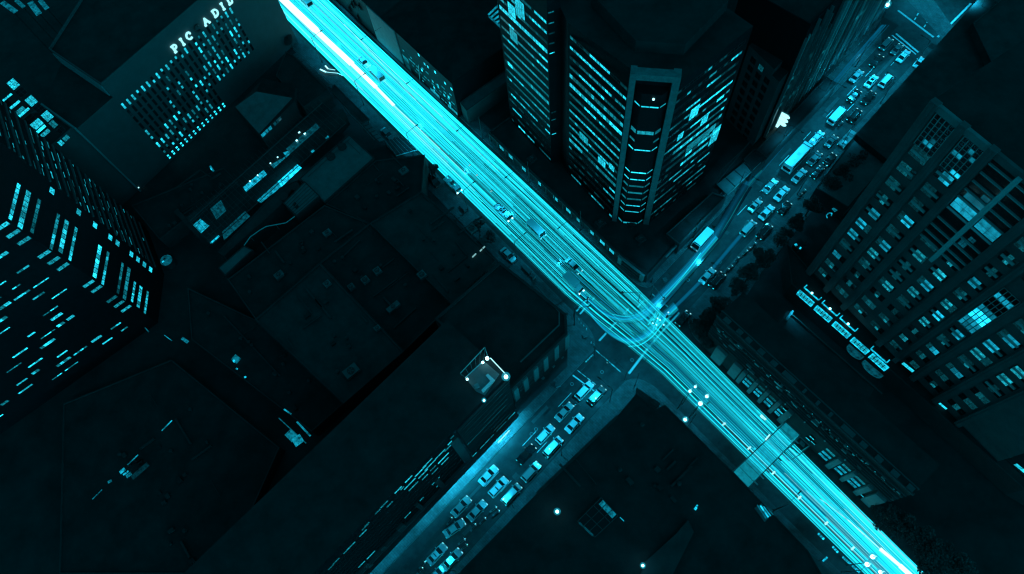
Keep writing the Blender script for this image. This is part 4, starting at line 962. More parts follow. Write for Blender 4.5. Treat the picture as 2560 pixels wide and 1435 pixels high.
ar = empty('lane_kiosk', G(1995, 617, 2), 'tiny kiosk with two glowing spots in the dark lane behind the street trees', 'kiosk')
q = MB(); q.box(G(1995, 617, 1.1), 2.4, 1.6, 2.2, 'wall_dark', R_(40)); q.build('cabin', ar)
q = MB(); q.box(G(1990, 612, 2.3), .5, .5, .12, 'street_lit', R_(20), g=1.0); q.box(G(2001, 620, 2.3), .5, .35, .12, 'street_lit', R_(60), g=.8); q.build('roof_light', ar)
# glow-lit courtyard roof behind the arcade building
cr = pxroof('courtyard_hall', [(1968, 775), (2190, 965), (2120, 1085), (1930, 925), (1900, 868)], 7, 'broad low roof with a pale stripe between the piered building and the lit podium windows', roof='roof_mid', parapet=0, z0=.1)
q = MB(); q.bar(G(1975, 782, 7.6), G(2205, 985, 7.6), .25, 'wall'); q.bar(G(1958, 868, 7.4), G(2125, 1030, 7.4), .18, 'wall'); q.bar(G(1982, 778, 7.6), G(1965, 800, 7.6), .5, 'wall_light'); q.build('ridge_beam', cr)
q = MB(); q.bar(G(2083, 987, 7.4), G(2101, 1006, 7.4), .16, 'street_lit', g=.45); q.build('tube_lamp', cr)
l = bpy.data.lights.new('flood_light', 'SPOT'); lo = bpy.data.objects.new('flood_light', l); COL.objects.link(lo); lo.parent = cr; p = G(1985, 772, 9.5); lo.location = p - Vector(cr['_o']); l.energy = 450; l.color = CY_; l.spot_size = R_(120); l.spot_blend = 1; lo.rotation_euler = (R_(35), 0, R_(-135))
for i, (x, y, w) in enumerate(((2135, 882, 1.8), (2178, 925, 2.2))):
    a = empty('lit_pod', G(x, y, 2), ('small curved translucent shelter below the fourth framed window', 'larger curved translucent shelter below the fifth framed window')[i], 'shelter')
    q = MB(); c = G(x, y, 6.9)
    pr = [c + fr(AZA) * (w * math.cos(R_(t))) + fr(AZA - 90) * (.9 * math.sin(R_(t))) for t in range(0, 181, 20)]
    q.prism(pr, 7.0, 8.4, 'street_lit', g=.08); q.build('dome', a)
    q = MB(); q.bar(c - fr(AZA) * w + Vector((0, 0, .3)), c + fr(AZA) * w + Vector((0, 0, .3)), .12, 'wall_light'); q.build('frame', a)

# ------------------------------------------------------------------ piered building along the avenue (south east)
fE = Fac(A_(12, 8.8), AZA, A_(20, 0))
eb_ = building('piered_building', [A_(12, 8.8), A_(55.5, 8.8), A_(55.5, 16), A_(12, 16)], .1, 17, 'long facade of pale piers and paired lit windows facing the lower avenue', 'building', parapet=0)
q = MB()
for z in (8.6, 9.6, 10.6, 11.6, 13.2, 14.6): fE.slab(q, 0, 43.5, z, z + .12, 0, .35 + .05 * (z < 9), 'wall')
q.build('string_course', eb_)
for (a, b, z0, z1) in ((3.0, 5.6, .2, 6.6), (7.6, 9.6, .2, 6.8), (9.9, 10.8, .2, 6.8), (12.9, 13.7, .2, 7.4), (15.6, 16.4, .2, 7.4), (18.4, 19.2, .2, 7.6), (20.8, 22.0, .2, 7.6), (32.8, 33.8, .2, 7.4), (36.2, 37.0, .2, 7.4), (39.4, 40.4, .2, 7.4), (41.2, 43.2, .2, 7.4)):
    q = MB(); fE.slab(q, a, b, z0, z1, 0, .7, 'wall_light'); q.build('pier', eb_)
wn = Wins(eb_)
for i, (a, b) in enumerate(((11.0, 12.7), (13.9, 15.4), (16.6, 18.2), (19.4, 20.7), (30.4, 32.4), (34.2, 36.0), (37.2, 39.2))):
    wn.add(fE, a, b, .8, 2.0, 3, .5 if i < 4 else .4, m='street_lit'); wn.add(fE, a, b, 2.7, 3.9, 3, .42, m='street_lit'); wn.add(fE, a, b, 5, 6, 3, 0 if i < 4 else .2)
for (x, y) in ((1957, 1030), (1965, 1022), (1972, 1037), (2022, 1095), (2032, 1092), (2035, 1105), (2148, 1245), (2158, 1237), (2153, 1258), (2166, 1252), (2098, 1150)):
    s, z = fE.hit(x, y); wn.add(fE, s - .5, s + .5, z - .2, z + .2, 2, .8, m='lit_small', deep=.3)
for (x, y) in ((1770, 850), (1776, 900), (1785, 897), (1795, 912)):
    s, z = fE.hit(x, y); wn.add(fE, s - .35, s + .35, z - .5, z + .3, 1, .5, m='lit_small', deep=.3)
wn.flush()
for i in range(46):
    s_ = rb.uniform(.5, 43); z_ = rb.uniform(7.8, 14.5); q = MB(); w_ = rb.uniform(.3, 1.6)
    fE.slab(q, s_, min(43.4, s_ + w_), z_, z_ + rb.uniform(.2, .7), 0, rb.uniform(.2, .6), rb.choice(('wall', 'wall_light', 'metal'))); q.build('facade_unit', eb_)
for i in range(22):
    s_ = .6 + 1.95 * i; q = MB(); p = fE.pt(s_, 13.9, .42); q.ball(p, .07, 'lit_small', g=rb.choice((.2, .5, .9)), n=6); q.build('cornice_lamp', eb_)
wn = Wins(eb_, 'upper_window', most=60)
for i in range(26):
    for z_ in (9.9, 11.9): wn.add(fE, 1 + 1.6 * i, 2.1 + 1.6 * i, z_, z_ + .55, 2, rb.choice((0, 0, 0, 0, .04, .1)), m='lit_small', deep=.05)
wn.flush()
q = MB(); fE.slab(q, -.2, 43.7, 16.6, 16.9, -.25, .2, 'wall'); fE.slab(q, -.2, 43.7, 16.6, 17.1, -1.4, -1.15, 'wall'); q.build('parapet_rail', eb_)
for i, (s, w) in enumerate(((1.2, 1.4), (4.4, 1.2), (6.6, 1.2), (9.6, 1.3), (12.6, 1.3), (15.4, 2.8), (20, .5), (22.9, .6), (25.7, .6), (28.5, 2.6), (32.4, 1.3), (35.6, 1.3), (38.8, 1.4), (42, 1.2))):
    q = MB(); fE.slab(q, s, s + w, 17.0, 17.15, -.95, .0, 'concrete'); q.build('roof_panel', eb_)
for i in range(6): q = MB(); p = fE.pt(10.5 + 4.6 * i, 9.8, .9); q.ball(p, .16, 'white_metal'); q.bar(p, fE.pt(10.5 + 4.6 * i, 9.8, .2), .05, 'metal'); q.build('flood_lamp', eb_)

# ------------------------------------------------------------------ covered footbridge over the avenue
fbz = 6.0
fbp = [G(x, y, fbz) for x, y in ((1964, 1055), (2000, 1088), (1870, 1220), (1832, 1180))]
fb_ = empty('footbridge', G(1915, 1140, 3), 'translucent-roofed footbridge crossing over the light trails', 'footbridge')
q = MB(); q.prism(fbp, 5.95, 6.05, 'lit_membrane', g=.75); q.build('roof', fb_)  # the roof's own glow stands in for light from inside the bridge
q = MB()
for a, b in ((0, 3), (1, 2), (0, 1), (2, 3)): q.bar(fbp[a] + Vector((0, 0, .1)), fbp[b] + Vector((0, 0, .1)), .18, 'wall_light')
q.build('edge_beam', fb_)
for i in range(1, 9):
    t = i / 9; a = fbp[0].lerp(fbp[3], t); b = fbp[1].lerp(fbp[2], t)
    q = MB(); q.bar(a + Vector((0, 0, .12)), b + Vector((0, 0, .12)), .07, 'wall_light'); q.bar(b, b + Vector((0, 0, .7)), .12, 'white_metal'); q.bar(b + Vector((0, 0, .5)), b + ea * .8 + Vector((0, 0, .5)), .25, 'white_metal', h=.05); q.build('rib', fb_)
for t in (.02, .98):
    for a, b in ((0, 3), (1, 2)): q = MB(); p = fbp[a].lerp(fbp[b], t); q.cyl((p.x, p.y, 0), (p.x, p.y, 6), .18, .18, 'metal', 8); q.build('column', fb_)
q = MB(); q.box(G(1919, 1093, 6.3), 1.4, .25, .2, 'lamp', R_(48), g=1.4); q.box(G(1905, 1041, 5), .7, .5, .3, 'lamp', R_(-48), g=1.2); q.box(G(1912, 1047, 5), .5, .4, .3, 'lamp', R_(-48), g=1.2); q.build('light_fitting', fb_)
st = empty('stair_tower', G(2005, 1110, 2), 'framed stair enclosure at the right end of the footbridge', 'stairs')
sp = [G(x, y, 5.8) for x, y in ((2000, 1092), (2025, 1114), (2000, 1136), (1977, 1116))]
q = MB(); q.prism([G(x, y, 5.8) for x, y in ((2003, 1100), (2013, 1110), (2010, 1118), (1999, 1108))], 5.6, 5.8, 'wall_light'); q.build('landing', st)
q = MB()
for i in range(4): q.bar(sp[i], sp[(i + 1) % 4], .16, 'wall_light'); q.bar(sp[i], Vector((sp[i].x, sp[i].y, 0)), .14, 'metal')
q.build('frame', st)

# ------------------------------------------------------------------ hanging lamps over the avenue axis and bright globe lamps
for i, (x, y) in enumerate(((1810, 1060), (1873, 1120), (1934, 1182), (1999, 1244), (2066, 1308), (2132, 1371), (1228, 478), (1192, 438), (1174, 413))):
    p = G(x, y, 8); hl = empty('hanging_lamp', p, ('small white lamp hung over the avenue, nearest the four globe lamps', 'small white lamp hung over the avenue at the upper edge of the footbridge', 'small white lamp hung over the avenue at the lower edge of the footbridge', 'small white lamp hung over the avenue, first one below the footbridge', 'small white lamp hung over the avenue, second one below the footbridge', 'small white lamp hung over the avenue, third one below the footbridge', 'small white lamp over the upper avenue, lowest of three', 'small white lamp over the upper avenue, middle of three', 'small white lamp over the upper avenue, topmost of three')[i], 'lamp', 'small lamps hung over the avenue')
    sc_ = 1 if i < 6 else .6
    q = MB(); q.box(p, .75 * sc_, .32 * sc_, .25, 'white_light', R_(40), g=1.1 if i < 6 else .5); q.build('casing', hl)
    q = MB(); q.bar(p + nb * -.1 + Vector((0, 0, .1)), p + na * 9 + Vector((0, 0, .2)), .02, 'metal_dark'); q.build('wire', hl)
GL = [((1725, 978), .42, 'left upper globe lamp of the four above the trails'), ((1738, 967), .34, 'right upper globe lamp of the four above the trails'), ((1751, 1009), .62, 'largest globe lamp, lower left of the four above the trails'), ((1767, 991), .46, 'lower right globe lamp of the four above the trails'),
      ((1713, 1049), .5, 'globe lamp on the pavement edge below the four others'), ((2182, 1392), .6, 'upper globe lamp of the three at the bottom edge'), ((2168, 1411), .62, 'lower left globe lamp of the three at the bottom edge'), ((2201, 1430), .5, 'globe lamp cut by the bottom edge of the picture'), ((2219, 12), .62, 'glaring globe lamp on the far street corner at the top')]
for (x, y), r, lab in GL:
    r *= .62; g = G(x, y, 9.35); base = g + na * (-1.4 if x not in (2219,) else 1.4); base.z = .0
    s_ = street_lamp(base, (AZA + 90) if x != 2219 else AZA - 90, 260, lab, arm=1.4, globe=r, group='glowing globe lamps')
    for ch in s_.children:
        if ch.name.startswith('globe'):
            q = MB(); q.cyl((1.4, 0, 9.6), (1.4, 0, 11.2), r * .5, .02, 'lamp', 8, g=1.6); f_ = q.build('glare_cone', None); f_.parent = ch  # glowing cone that imitates the upward streak of glare
for i, t in enumerate((-142, -122, -102, -82, -62, -44, -26)):  # posts along the avenue are added to brighten its vehicles and road
    street_lamp(A_(t, 8.75), AZA - 90, (5200, 5200, 4800, 4400, 4400, 4600, 4600)[i], 'tall street lamp on the right kerb of the upper avenue', arm=6.5, spread=105, group='street lamps of the avenue')  # added lamp post
for i, t in enumerate((-132, -112, -92, -70, -48, -30)):
    street_lamp(A_(t, -7.2), AZA + 90, (3000, 3000, 2400, 2200, 1500, 1200)[i], 'tall street lamp on the left kerb of the upper avenue', arm=3.2, group='street lamps of the avenue')  # added lamp post, as on the right kerb
for p_, az_, l_ in ((A_(-9.5, -8.2), AZA + 60, 'street lamp on the west corner of the crossing'), (A_(9, -8), AZA + 110, 'street lamp on the south corner of the crossing')):  # corner posts added to brighten the markings of the crossing
    street_lamp(p_, az_, 2200, l_, arm=3, group='street lamps of the avenue')  # added corner lamp
for i, t in enumerate((22, 44, 64)):  # lower avenue posts, added for their light as well
    street_lamp(A_(t, -5.6), AZA + 90, 900, 'tall street lamp on the left kerb of the lower avenue', arm=3.2, group='street lamps of the avenue')  # added lamp post

# ------------------------------------------------------------------ right side of the upper avenue
fN = Fac(G(1010.5, 163.5, 0), AZA, A_(-100, 0))
nw = building('faceted_building', [fN.pt(-60, 0), fN.pt(24, 0), fN.pt(24, 0, -27), fN.pt(-60, 0, -27)], 0, 12.6, 'low wide building with a faceted dark roof and a big blank panel facing the trails', 'building', wall='curtain_wall', parapet=0)
q = MB(); fN.slab(q, -11.8, .3, .3, 12.7, 0, .25, 'wall_light'); q.build('blank_panel', nw)
q = MB(); fN.slab(q, -60, 24, .2, .9, .3, .7, 'wall'); q.build('plinth', nw)
for i, (s, z) in enumerate(((-21, 1), (-22.5, 4.4), (-20.4, 6.5), (-23.8, 7.8), (-18.4, 10), (-25, 1.5), (-17.6, 7), (-27, 5))):
    q = MB(); a = fN.pt(s, z, .3); b = fN.pt(s + 1.3, z + .6, .9); c = fN.pt(s + .5, z + 3.2, .35); q.face([a, b, c], 'roof_light'); q.face([c, b, a], 'roof_light'); q.face([a, c, fN.pt(s - .2, z + 1.6, 0)], 'roof_light'); q.build('curved_fin', nw)
q = MB(); R4 = lambda s, d, z: fN.pt(s, z, -d)
for pts in (((-6, .2, 12.7), (8, .2, 12.7), (2, 9, 14.6)), ((8, .2, 12.7), (23.8, .2, 12.7), (15, 8, 15)), ((8, .2, 12.7), (15, 8, 15), (2, 9, 14.6)), ((2, 9, 14.6), (15, 8, 15), (9, 19, 13.4)), ((-6, .2, 12.7), (2, 9, 14.6), (-8, 18, 12.8)), ((2, 9, 14.6), (9, 19, 13.4), (-8, 18, 12.8)), ((15, 8, 15), (23.8, .2, 12.7), (23.8, 18, 12.8)), ((15, 8, 15), (23.8, 18, 12.8), (9, 19, 13.4)), ((9, 19, 13.4), (23.8, 18, 12.8), (20, 26.5, 12.7)), ((-8, 18, 12.8), (9, 19, 13.4), (0, 26.5, 12.7)), ((9, 19, 13.4), (20, 26.5, 12.7), (0, 26.5, 12.7))):
    q.face([R4(*p) for p in pts], 'roof_mid'); q.face([R4(*p) for p in pts][::-1], 'roof_mid')
q.build('faceted_roof', nw)
wn = Wins(nw, most=95)
for px, py, g in ((1047, 137, 1.8), (1062, 160, .8), (1070, 167, .9), (1055, 175, 1.3), (1088, 180, 1.8), (1113, 208, 1.2), (1129, 222, 1.9), (1082, 203, .6), (1095, 213, .5), (1086, 219, 1.0), (1086, 226, .8), (1122, 243, 1.0), (1111, 238, .7), (1125, 258, 1.2), (1126, 264, .7), (1096, 217, .5)):
    s, z = fN.hit(px, py); wn.add(fN, s - .35, s + .35, z - .45, z + .45, 1, g, m='lit_small')
for k in range(5):
    for j in range(13):
        s = 2 + j * 1.65 + (k % 2) * .5
        if s < 22.5 and rb.random() < .7: wn.add(fN, s, s + rb.uniform(.6, 1.4), 1.0 + 1.5 * k, 1.5 + 1.5 * k, 2, rb.choice((0, .06, .12, .25, .5)), m='lit_small')
wn.add(fN, 12, 16, .3, 1.5, 6, .5); wn.add(fN, 19.5, 23.5, .3, 1.5, 6, .5); wn.add(fN, 1, 3.5, .3, 5, 4, .06, rows=4); wn.add(fN, -57, -28, 10, 10.3, 12, .05)
wn.flush()
q = MB(); q.bar(fN.pt(8, .5, .5), fN.pt(9.5, 8, .4), .12, 'metal'); q.build('mast', nw)
ln = building('low_link_block', [fN.pt(24.2, 0, -1), fN.pt(27.5, 0, -.5), fN.pt(27.5, 0, -26), fN.pt(24.2, 0, -26)], 0, 5, 'narrow low roof catching faint light between the faceted roof and the glass tower', 'building', wall='wall', roof='roof_light', parapet=.3)
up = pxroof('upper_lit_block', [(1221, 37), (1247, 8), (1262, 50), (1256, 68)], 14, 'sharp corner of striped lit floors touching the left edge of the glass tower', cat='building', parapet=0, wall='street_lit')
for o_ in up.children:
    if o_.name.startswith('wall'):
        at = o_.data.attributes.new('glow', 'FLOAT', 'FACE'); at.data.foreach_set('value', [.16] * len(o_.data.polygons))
q = MB()
for k in range(5):
    q.bar(G(1221 + 7 * k, 37 + 6 * k, 14.1), G(1247 + 3 * k, 12 + 12 * k, 14.1), .5, 'street_lit', h=.1, g=.35)
q.build('lit_strip', up)

# ------------------------------------------------------------------ left side of the upper avenue
sc = empty('segmented_canopy', G(780, 175, 4), 'narrow segmented pale canopy left of the white streak of the trails', 'canopy')
for i in range(17):
    t = i / 17; a = G(739 + 87 * t, 136 + 82 * t, 4); q = MB(); q.box(a, .75, 1.0, .12, 'wall', R_(AZA)); q.build('canopy_panel', sc)
q = MB(); q.bar(G(733, 137, 3.9), G(822, 223, 3.9), .1, 'metal_dark'); q.bar(G(745, 131, 3.9), G(832, 214, 3.9), .1, 'metal_dark')
for t in (0, .5, 1): p = G(739 + 87 * t, 136 + 82 * t, 3.9); q.bar(p, Vector((p.x, p.y, .13)), .14, 'metal_dark')
q.build('frame', sc)
pxroof('side_building', [(715, 130), (733, 139), (822, 226), (760, 270), (690, 190)], 6, 'black roof directly left of the segmented canopy', parapet=.3)
mq = pxroof('marquee', [(836, 210), (924, 298), (903, 307), (825, 226)], 5, 'black flat marquee beside the avenue below the segmented canopy', cat='canopy', z0=4.6, parapet=.12)
q = MB()
for x, y in ((838, 216), (918, 297)): p = G(x, y, 4.6); q.bar(p, Vector((p.x, p.y, .13)), .2, 'metal_dark')
q.build('post', mq)
q = MB(); q.tube([G(x, y, 4.4) for x, y in ((818, 234), (832, 236), (843, 243), (855, 258), (866, 276), (880, 292), (893, 303), (905, 316), (935, 350))], .16, 'wall', 6); q.build('curved_rail', mq)
pg = empty('glass_pergola', G(930, 330, 3.6), 'small glass panelled pergola beside the parked dark car', 'pergola')
q = MB(); q.prism([G(x, y, 3.6) for x, y in ((903, 308), (916, 301), (961, 351), (949, 355))], 3.5, 3.6, 'roof_light'); q.build('roof', pg)
q = MB()
for i in range(7): t = i / 6; q.bar(G(903 + 46 * t, 308 + 47 * t, 3.7), G(916 + 45 * t, 301 + 50 * t, 3.7), .1, 'metal_dark')
for x, y in ((903, 308), (961, 351)): p = G(x, y, 3.6); q.bar(p, Vector((p.x, p.y, .13)), .12, 'metal_dark')
q.build('frame', pg)
aw = empty('ribbed_awning', G(1003, 363, 4), 'dark ribbed awning with a bright lower rim touching the trails', 'awning')
q = MB(); q.prism([G(x, y, 4) for x, y in ((964, 352), (1003, 340), (1042, 374), (992, 389))], 3.9, 4, 'roof_dark'); q.build('cover', aw)
q = MB()
for i in range(6): t = i / 5; q.bar(G(964 + 39 * t, 352 - 12 * t, 4.05), G(992 + 50 * t, 389 - 15 * t, 4.05), .07, 'wall_light')
q.bar(G(990, 390, 4), G(1043, 375, 4), .15, 'white_metal'); p = G(1000, 380, 4); q.bar(p, Vector((p.x, p.y, .13)), .15, 'metal_dark'); q.build('frame', aw)
# gabled hall
gh = empty('gabled_hall', G(660, 265, 4), 'small hall with plain grey roof slopes and three lit panes under its lower edge', 'hall')
A1, A2, A3, A4 = G(588, 267, 8), G(641, 229, 9.6), G(731, 245, 9.0), G(648, 334, 8)
A5, A6 = G(655, 195, 8), G(738, 215, 8)
q = MB(); q.face([A1, A4, A3, A2][::-1] if (A4 - A1).cross(A3 - A4).z < 0 else [A1, A4, A3, A2], 'roof_light'); q.build('roof_slope', gh)
q = MB(); q.face([A2, A3, A6, A5], 'roof_mid'); q.face([A2, A5, A6, A3], 'roof_mid'); q.build('roof_slope', gh)
q = MB(); q.prism([(p.x, p.y) for p in (A1, A4, A3, A6, A5)], 0, 7.6, 'wall_dark'); q.build('wall', gh)
f_g = Fac(A4, math.degrees(math.atan2(A3.y - A4.y, A3.x - A4.x))); wn = Wins(gh)
for a, b, g in ((.15, 1.5, .33), (1.6, 2.5, .28), (2.6, 3.6, .3), (4.4, 5.2, .07), (5.4, 7, .07)): wn.add(f_g, a, b, 6.2, 7.4, 1, g, m='street_lit')
wn.flush()
# glass arcade
ac = empty('glass_arcade', G(670, 430, 3), 'long glass-roofed arcade with thin curved ribs and a brightly lit interior', 'arcade')
U0, U1 = (472, 549), (803, 254); L0, L1 = (531, 611), (866, 309)
def ap(u, v, z):
    a = G(U0[0] + (U1[0] - U0[0]) * u, U0[1] + (U1[1] - U0[1]) * u, z); b = G(L0[0] + (L1[0] - L0[0]) * u, L0[1] + (L1[1] - L0[1]) * u, z); return a.lerp(b, v)
q = MB(); q.face([ap(0, 0, 2.0), ap(0, 1, 2.0), ap(1, 1, 2.0), ap(1, 0, 2.0)], 'roof_mid'); q.build('floor', ac)
q = MB(); q.prism([ap(-.01, 1.0, 0), ap(1.01, 1.0, 0), ap(1.01, 1.1, 0), ap(-.01, 1.1, 0)], 0, 5.6, 'wall_dark'); q.prism([ap(-.03, 0, 0), ap(-.002, 0, 0), ap(-.002, 1, 0), ap(-.03, 1, 0)], 0, 5.4, 'wall_dark'); q.build('wall', ac)
NR = 36
for i in range(NR + 1):
    u = i / NR; q = MB(); pts = [ap(u, v, 5.2 + 1.0 * math.sin(math.pi * min(1, (v + .18) / 1.18))) for v in (-.16, 0, .2, .4, .6, .8, 1.0)]
    q.tube(pts, .045, 'wall' if i % 1 == 0 else 'metal', 5); q.build('rib', ac)
q = MB()
for v, w in ((.05, .18), (.5, .05), (.98, .12)): q.bar(ap(0, v, 6.05 if v == .5 else 5.7), ap(1, v, 6.05 if v == .5 else 5.7), w, 'wall')
for v in (.12, .25, .75): q.bar(ap(0, v, 5.9), ap(.36, v, 5.9), .05, 'wall')
q.build('purlin', ac)
def patch(pts, g, z=2.3, name='interior_glow_patch'):
    g = min(g * 1.8, 1.2); q = MB(); q.prism([G(x, y, z) for x, y in pts], z - .1, z, 'street_lit', g=g); q.build(name, ac)  # glowing patch put in as the lit floor of the arcade
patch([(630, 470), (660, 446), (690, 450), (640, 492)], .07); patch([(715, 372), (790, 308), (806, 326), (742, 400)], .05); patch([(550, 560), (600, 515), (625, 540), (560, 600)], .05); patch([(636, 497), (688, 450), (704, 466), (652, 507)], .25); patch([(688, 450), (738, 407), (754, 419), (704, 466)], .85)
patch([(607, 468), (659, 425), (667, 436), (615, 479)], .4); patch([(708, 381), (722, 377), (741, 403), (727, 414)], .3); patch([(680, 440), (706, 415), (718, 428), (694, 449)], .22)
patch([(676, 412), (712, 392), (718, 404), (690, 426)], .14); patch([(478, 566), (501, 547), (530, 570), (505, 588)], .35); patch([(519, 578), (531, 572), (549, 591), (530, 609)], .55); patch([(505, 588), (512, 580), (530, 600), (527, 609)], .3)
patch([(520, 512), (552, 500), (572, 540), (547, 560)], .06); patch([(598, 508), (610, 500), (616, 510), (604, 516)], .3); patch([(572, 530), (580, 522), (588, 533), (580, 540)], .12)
for x, y, g, s in ((748, 331, 2.5, .3), (762, 334, 4, .3), (742, 351, 4, .3), (701, 418, 6, .22), (705, 437, 6, .25), (625, 453, 4, .22), (644, 438, 4, .18), (676, 408, 3, .2), (694, 393, 3, .2), (817, 343, .5, .6), (795, 358, .5, .45), (782, 378, .5, .5), (777, 371, .3, .4), (768, 360, .2, .4), (656, 477, 2.5, .15)):
    q = MB(); q.box(G(x, y, 2.6), s * 1.6, s, .2, 'lamp' if g > 1 else 'street_lit', R_(45), g=g); q.build('interior_lamp', ac)
q = MB(); q.face([ap(0, 0, 5.62), ap(0, 1, 5.62), ap(1, 1, 5.62), ap(1, 0, 5.62)], 'arcade_glass'); q.build('glass', ac)
# flat roofs below the arcade
fr1 = pxroof('vented_building', [(873, 336), (937, 396), (812, 508), (748, 447)], 7, 'flat grey roof with two round dark fans right of the glass arcade', z0=.13, roof='roof_light', wall='wall_dark', parapet=.3)
for x, y in ((856, 368), (828, 393)):
    p = G(x, y, 7.1); q = MB(); q.cyl(p, p + Vector((0, 0, .5)), 1.05, 1.05, 'wall_dark', 20)
    for k in range(6): q.bar(p + Vector((0, 0, .55)), p + fr(60 * k) * .95 + Vector((0, 0, .55)), .08, 'metal_dark')
    q.build('roof_fan', fr1)
q = MB()
for a, b in (((876, 346), (770, 442)), ((866, 352), (900, 384))): q.bar(G(*a, 7.2), G(*b, 7.2), .12, 'wall')
q.build('pipe', fr1)
fr2 = pxroof('ribbed_roof_building', [(762, 453), (800, 490), (741, 541), (708, 508)], 8, 'ribbed pale metal roof below the roof with round fans', roof='roof_light', wall='wall_dark', parapet=.1)
q = MB()
for i in range(1, 7): t = i / 7; q.bar(G(762 + 38 * t, 453 + 37 * t, 8.05), G(708 + 33 * t, 508 + 33 * t, 8.05), .07, 'roof_mid')
q.build('standing_seam', fr2)
q = MB()
for x, y in ((736, 510), (742, 517)): q.box(G(x, y, 8.3), .8, .35, .5, 'roof_dark', R_(60))
q.build('roof_vent', fr2)
fr3 = pxroof('terrace_building', [(748, 449), (706, 510), (668, 545), (560, 640), (545, 630), (700, 470)], 6, 'dark stepped roof with two round fans between arcade and ribbed roof', roof='roof_mid', parapet=.2)
for x, y in ((739, 468), (711, 493)):
    p = G(x, y, 6.05); q = MB(); q.cyl(p, p + Vector((0, 0, .5)), 1.1, 1.1, 'wall_dark', 20); q.build('roof_fan', fr3)
fr4 = pxroof('strip_roof_building', [(610, 614), (633, 625), (563, 690), (545, 670)], 7, 'narrow pale strip of roof at the lower end of the arcade', roof='roof_light', wall='wall_dark', parapet=.1)
pp_ = empty('roof_pipe', G(680, 560, 7), 'thin pale pipe zigzagging over the dark roofs below the arcade', 'pipe')
q = MB(); q.tube([G(x, y, 8) for x, y in ((610, 614), (626, 592), (650, 575), (666, 566), (715, 557), (737, 541))], .11, 'white_metal', 6); q.build('tube', pp_)
q = MB()
for x, y in ((626, 592), (690, 562)): p = G(x, y, 8); q.bar(p, Vector((p.x, p.y, 6)), .1, 'metal')
q.build('bracket', pp_)
# dome by the left tower
dm = empty('glass_dome', G(415, 650, 0), 'small round glass dome glowing at the foot of the left tower', 'dome')
c = G(415, 650, 2.4); q = MB(); q.cyl((c.x, c.y, 0), (c.x, c.y, 2.2), 1.5, 1.5, 'wall_dark', 16); q.build('drum', dm)
q = MB(); q.ball((c.x, c.y, 2.2), 1.45, 'street_lit', g=.10, n=12, sz=.6); q.build('dome_glass', dm)
q = MB()
for k in range(8): q.bar((c.x, c.y, 3.2), (c.x + 1.5 * math.cos(k * .785), c.y + 1.5 * math.sin(k * .785), 2.3), .08, 'metal_dark')
q.build('rib', dm)
q = MB(); q.box((c.x - .2, c.y - .7, 3.0), .5, .3, .1, 'street_lit', R_(30), g=1.2); q.build('lamp', dm)

# ------------------------------------------------------------------ south-west block: louvred tower, corner building, roof terrace
fK = Fac(B_(-13.5, -5.5), AZB); off = -13.5
def K(s): return s - off                      # street coordinate -> facade coordinate
m3 = building('louvred_block', [B_(-30.2, -5.5), B_(-96, -5.5), B_(-96, -20.5), B_(-30.2, -20.5)], .13, 28.3, 'dark block with horizontal louvres and slanting lit windows along the lower street', 'building', wall='curtain_wall', parapet=0)
for k in range(16):
    q = MB(); z = 7.3 + 1.28 * k; fK.slab(q, K(-42.6), K(-30.4), z, z + .16, 0, .35, 'wall'); q.build('louvre', m3)
for a, b, z0, z1 in ((-44.8, -43.2, 6, 25), (-51.2, -50.2, 6, 14), (-56.6, -55.8, 6, 12), (-62, -60.4, 6, 9), (-66.5, -65.6, 5, 8), (-70.5, -69.6, 4, 8)):
    q = MB(); fK.slab(q, K(a), K(b), z0, z1, 0, .5, 'wall'); q.build('pier', m3)
q = MB(); fK.slab(q, K(-96), K(-42.8), 5.7, 6.1, 0, .6, 'wall'); fK.slab(q, K(-96), K(-60), 6.9, 7.1, 0, .5, 'wall'); q.build('ledge', m3)
for k in range(9):
    q = MB(); z = 8 + 2.1 * k; fK.slab(q, K(-90), K(-45), z, z + .08, 0, .2, 'wall_dark'); q.build('floor_line', m3)
wn = Wins(m3, most=95)
for x, y, w, g in ((1122, 1105, 1.0, .9), (1098, 1133, 2.4, .5), (1117, 1118, 1.6, .3), (1106, 1143, 2.6, .75), (1110, 1150, 1.8, .5), (1066, 1155, 2.2, .5), (1073, 1160, 2.6, .6), (1080, 1168, 1.4, .2), (1049, 1175, 2.6, .7), (1055, 1182, 2.2, .5), (1060, 1190, 1.4, .35), (1019, 1195, 1.6, .8), (1022, 1207, 2.6, .55), (1031, 1213, 2.2, .35), (993, 1222, 1.6, .7), (1003, 1218, .8, .3), (1085, 1175, 1.6, .2), (1087, 1200, 2.0, .4), (1094, 1210, 1.2, .2), (1052, 1245, 1.0, .35), (958, 1258, 1.6, .22), (972, 1258, 1.4, .2), (942, 1276, 1.2, .15), (910, 1315, 1.4, .15), (905, 1330, 1.6, .4), (915, 1308, 1, .15), (875, 1362, 1.8, .35), (863, 1375, 1.2, .25), (838, 1400, 1.4, .2), (825, 1415, 1.2, .15), (925, 1385, 2, .5), (902, 1408, 1.6, .5), (1017, 1285, 1.6, .3), (1128, 1090, .8, .15)):
    s, z = fK.hit(x, y); wn.add(fK, s - w / 2, s + w / 2, z - .35, z + .35, 3, g, m='lit_small', deep=.25)
for k in range(8):
    wn.add(fK, K(-42.5 + rb.uniform(0, 8)), K(-33 + rb.uniform(0, 3)), 7.6 + 2.56 * k, 7.75 + 2.56 * k, 1, rb.choice((.05, .12, .25)), m='lit_small', deep=.3)
for a, b, g in ((-32.6, -30.6, .35), (-36, -33.2, .12), (-37.6, -36.8, .3), (-39.2, -37.9, .4), (-40.6, -39.4, .45), (-42.8, -41.6, .5)): wn.add(fK, K(a), K(b), 4.3, 5.1, 3, g, m='lit_window', deep=.1)
wn.flush()
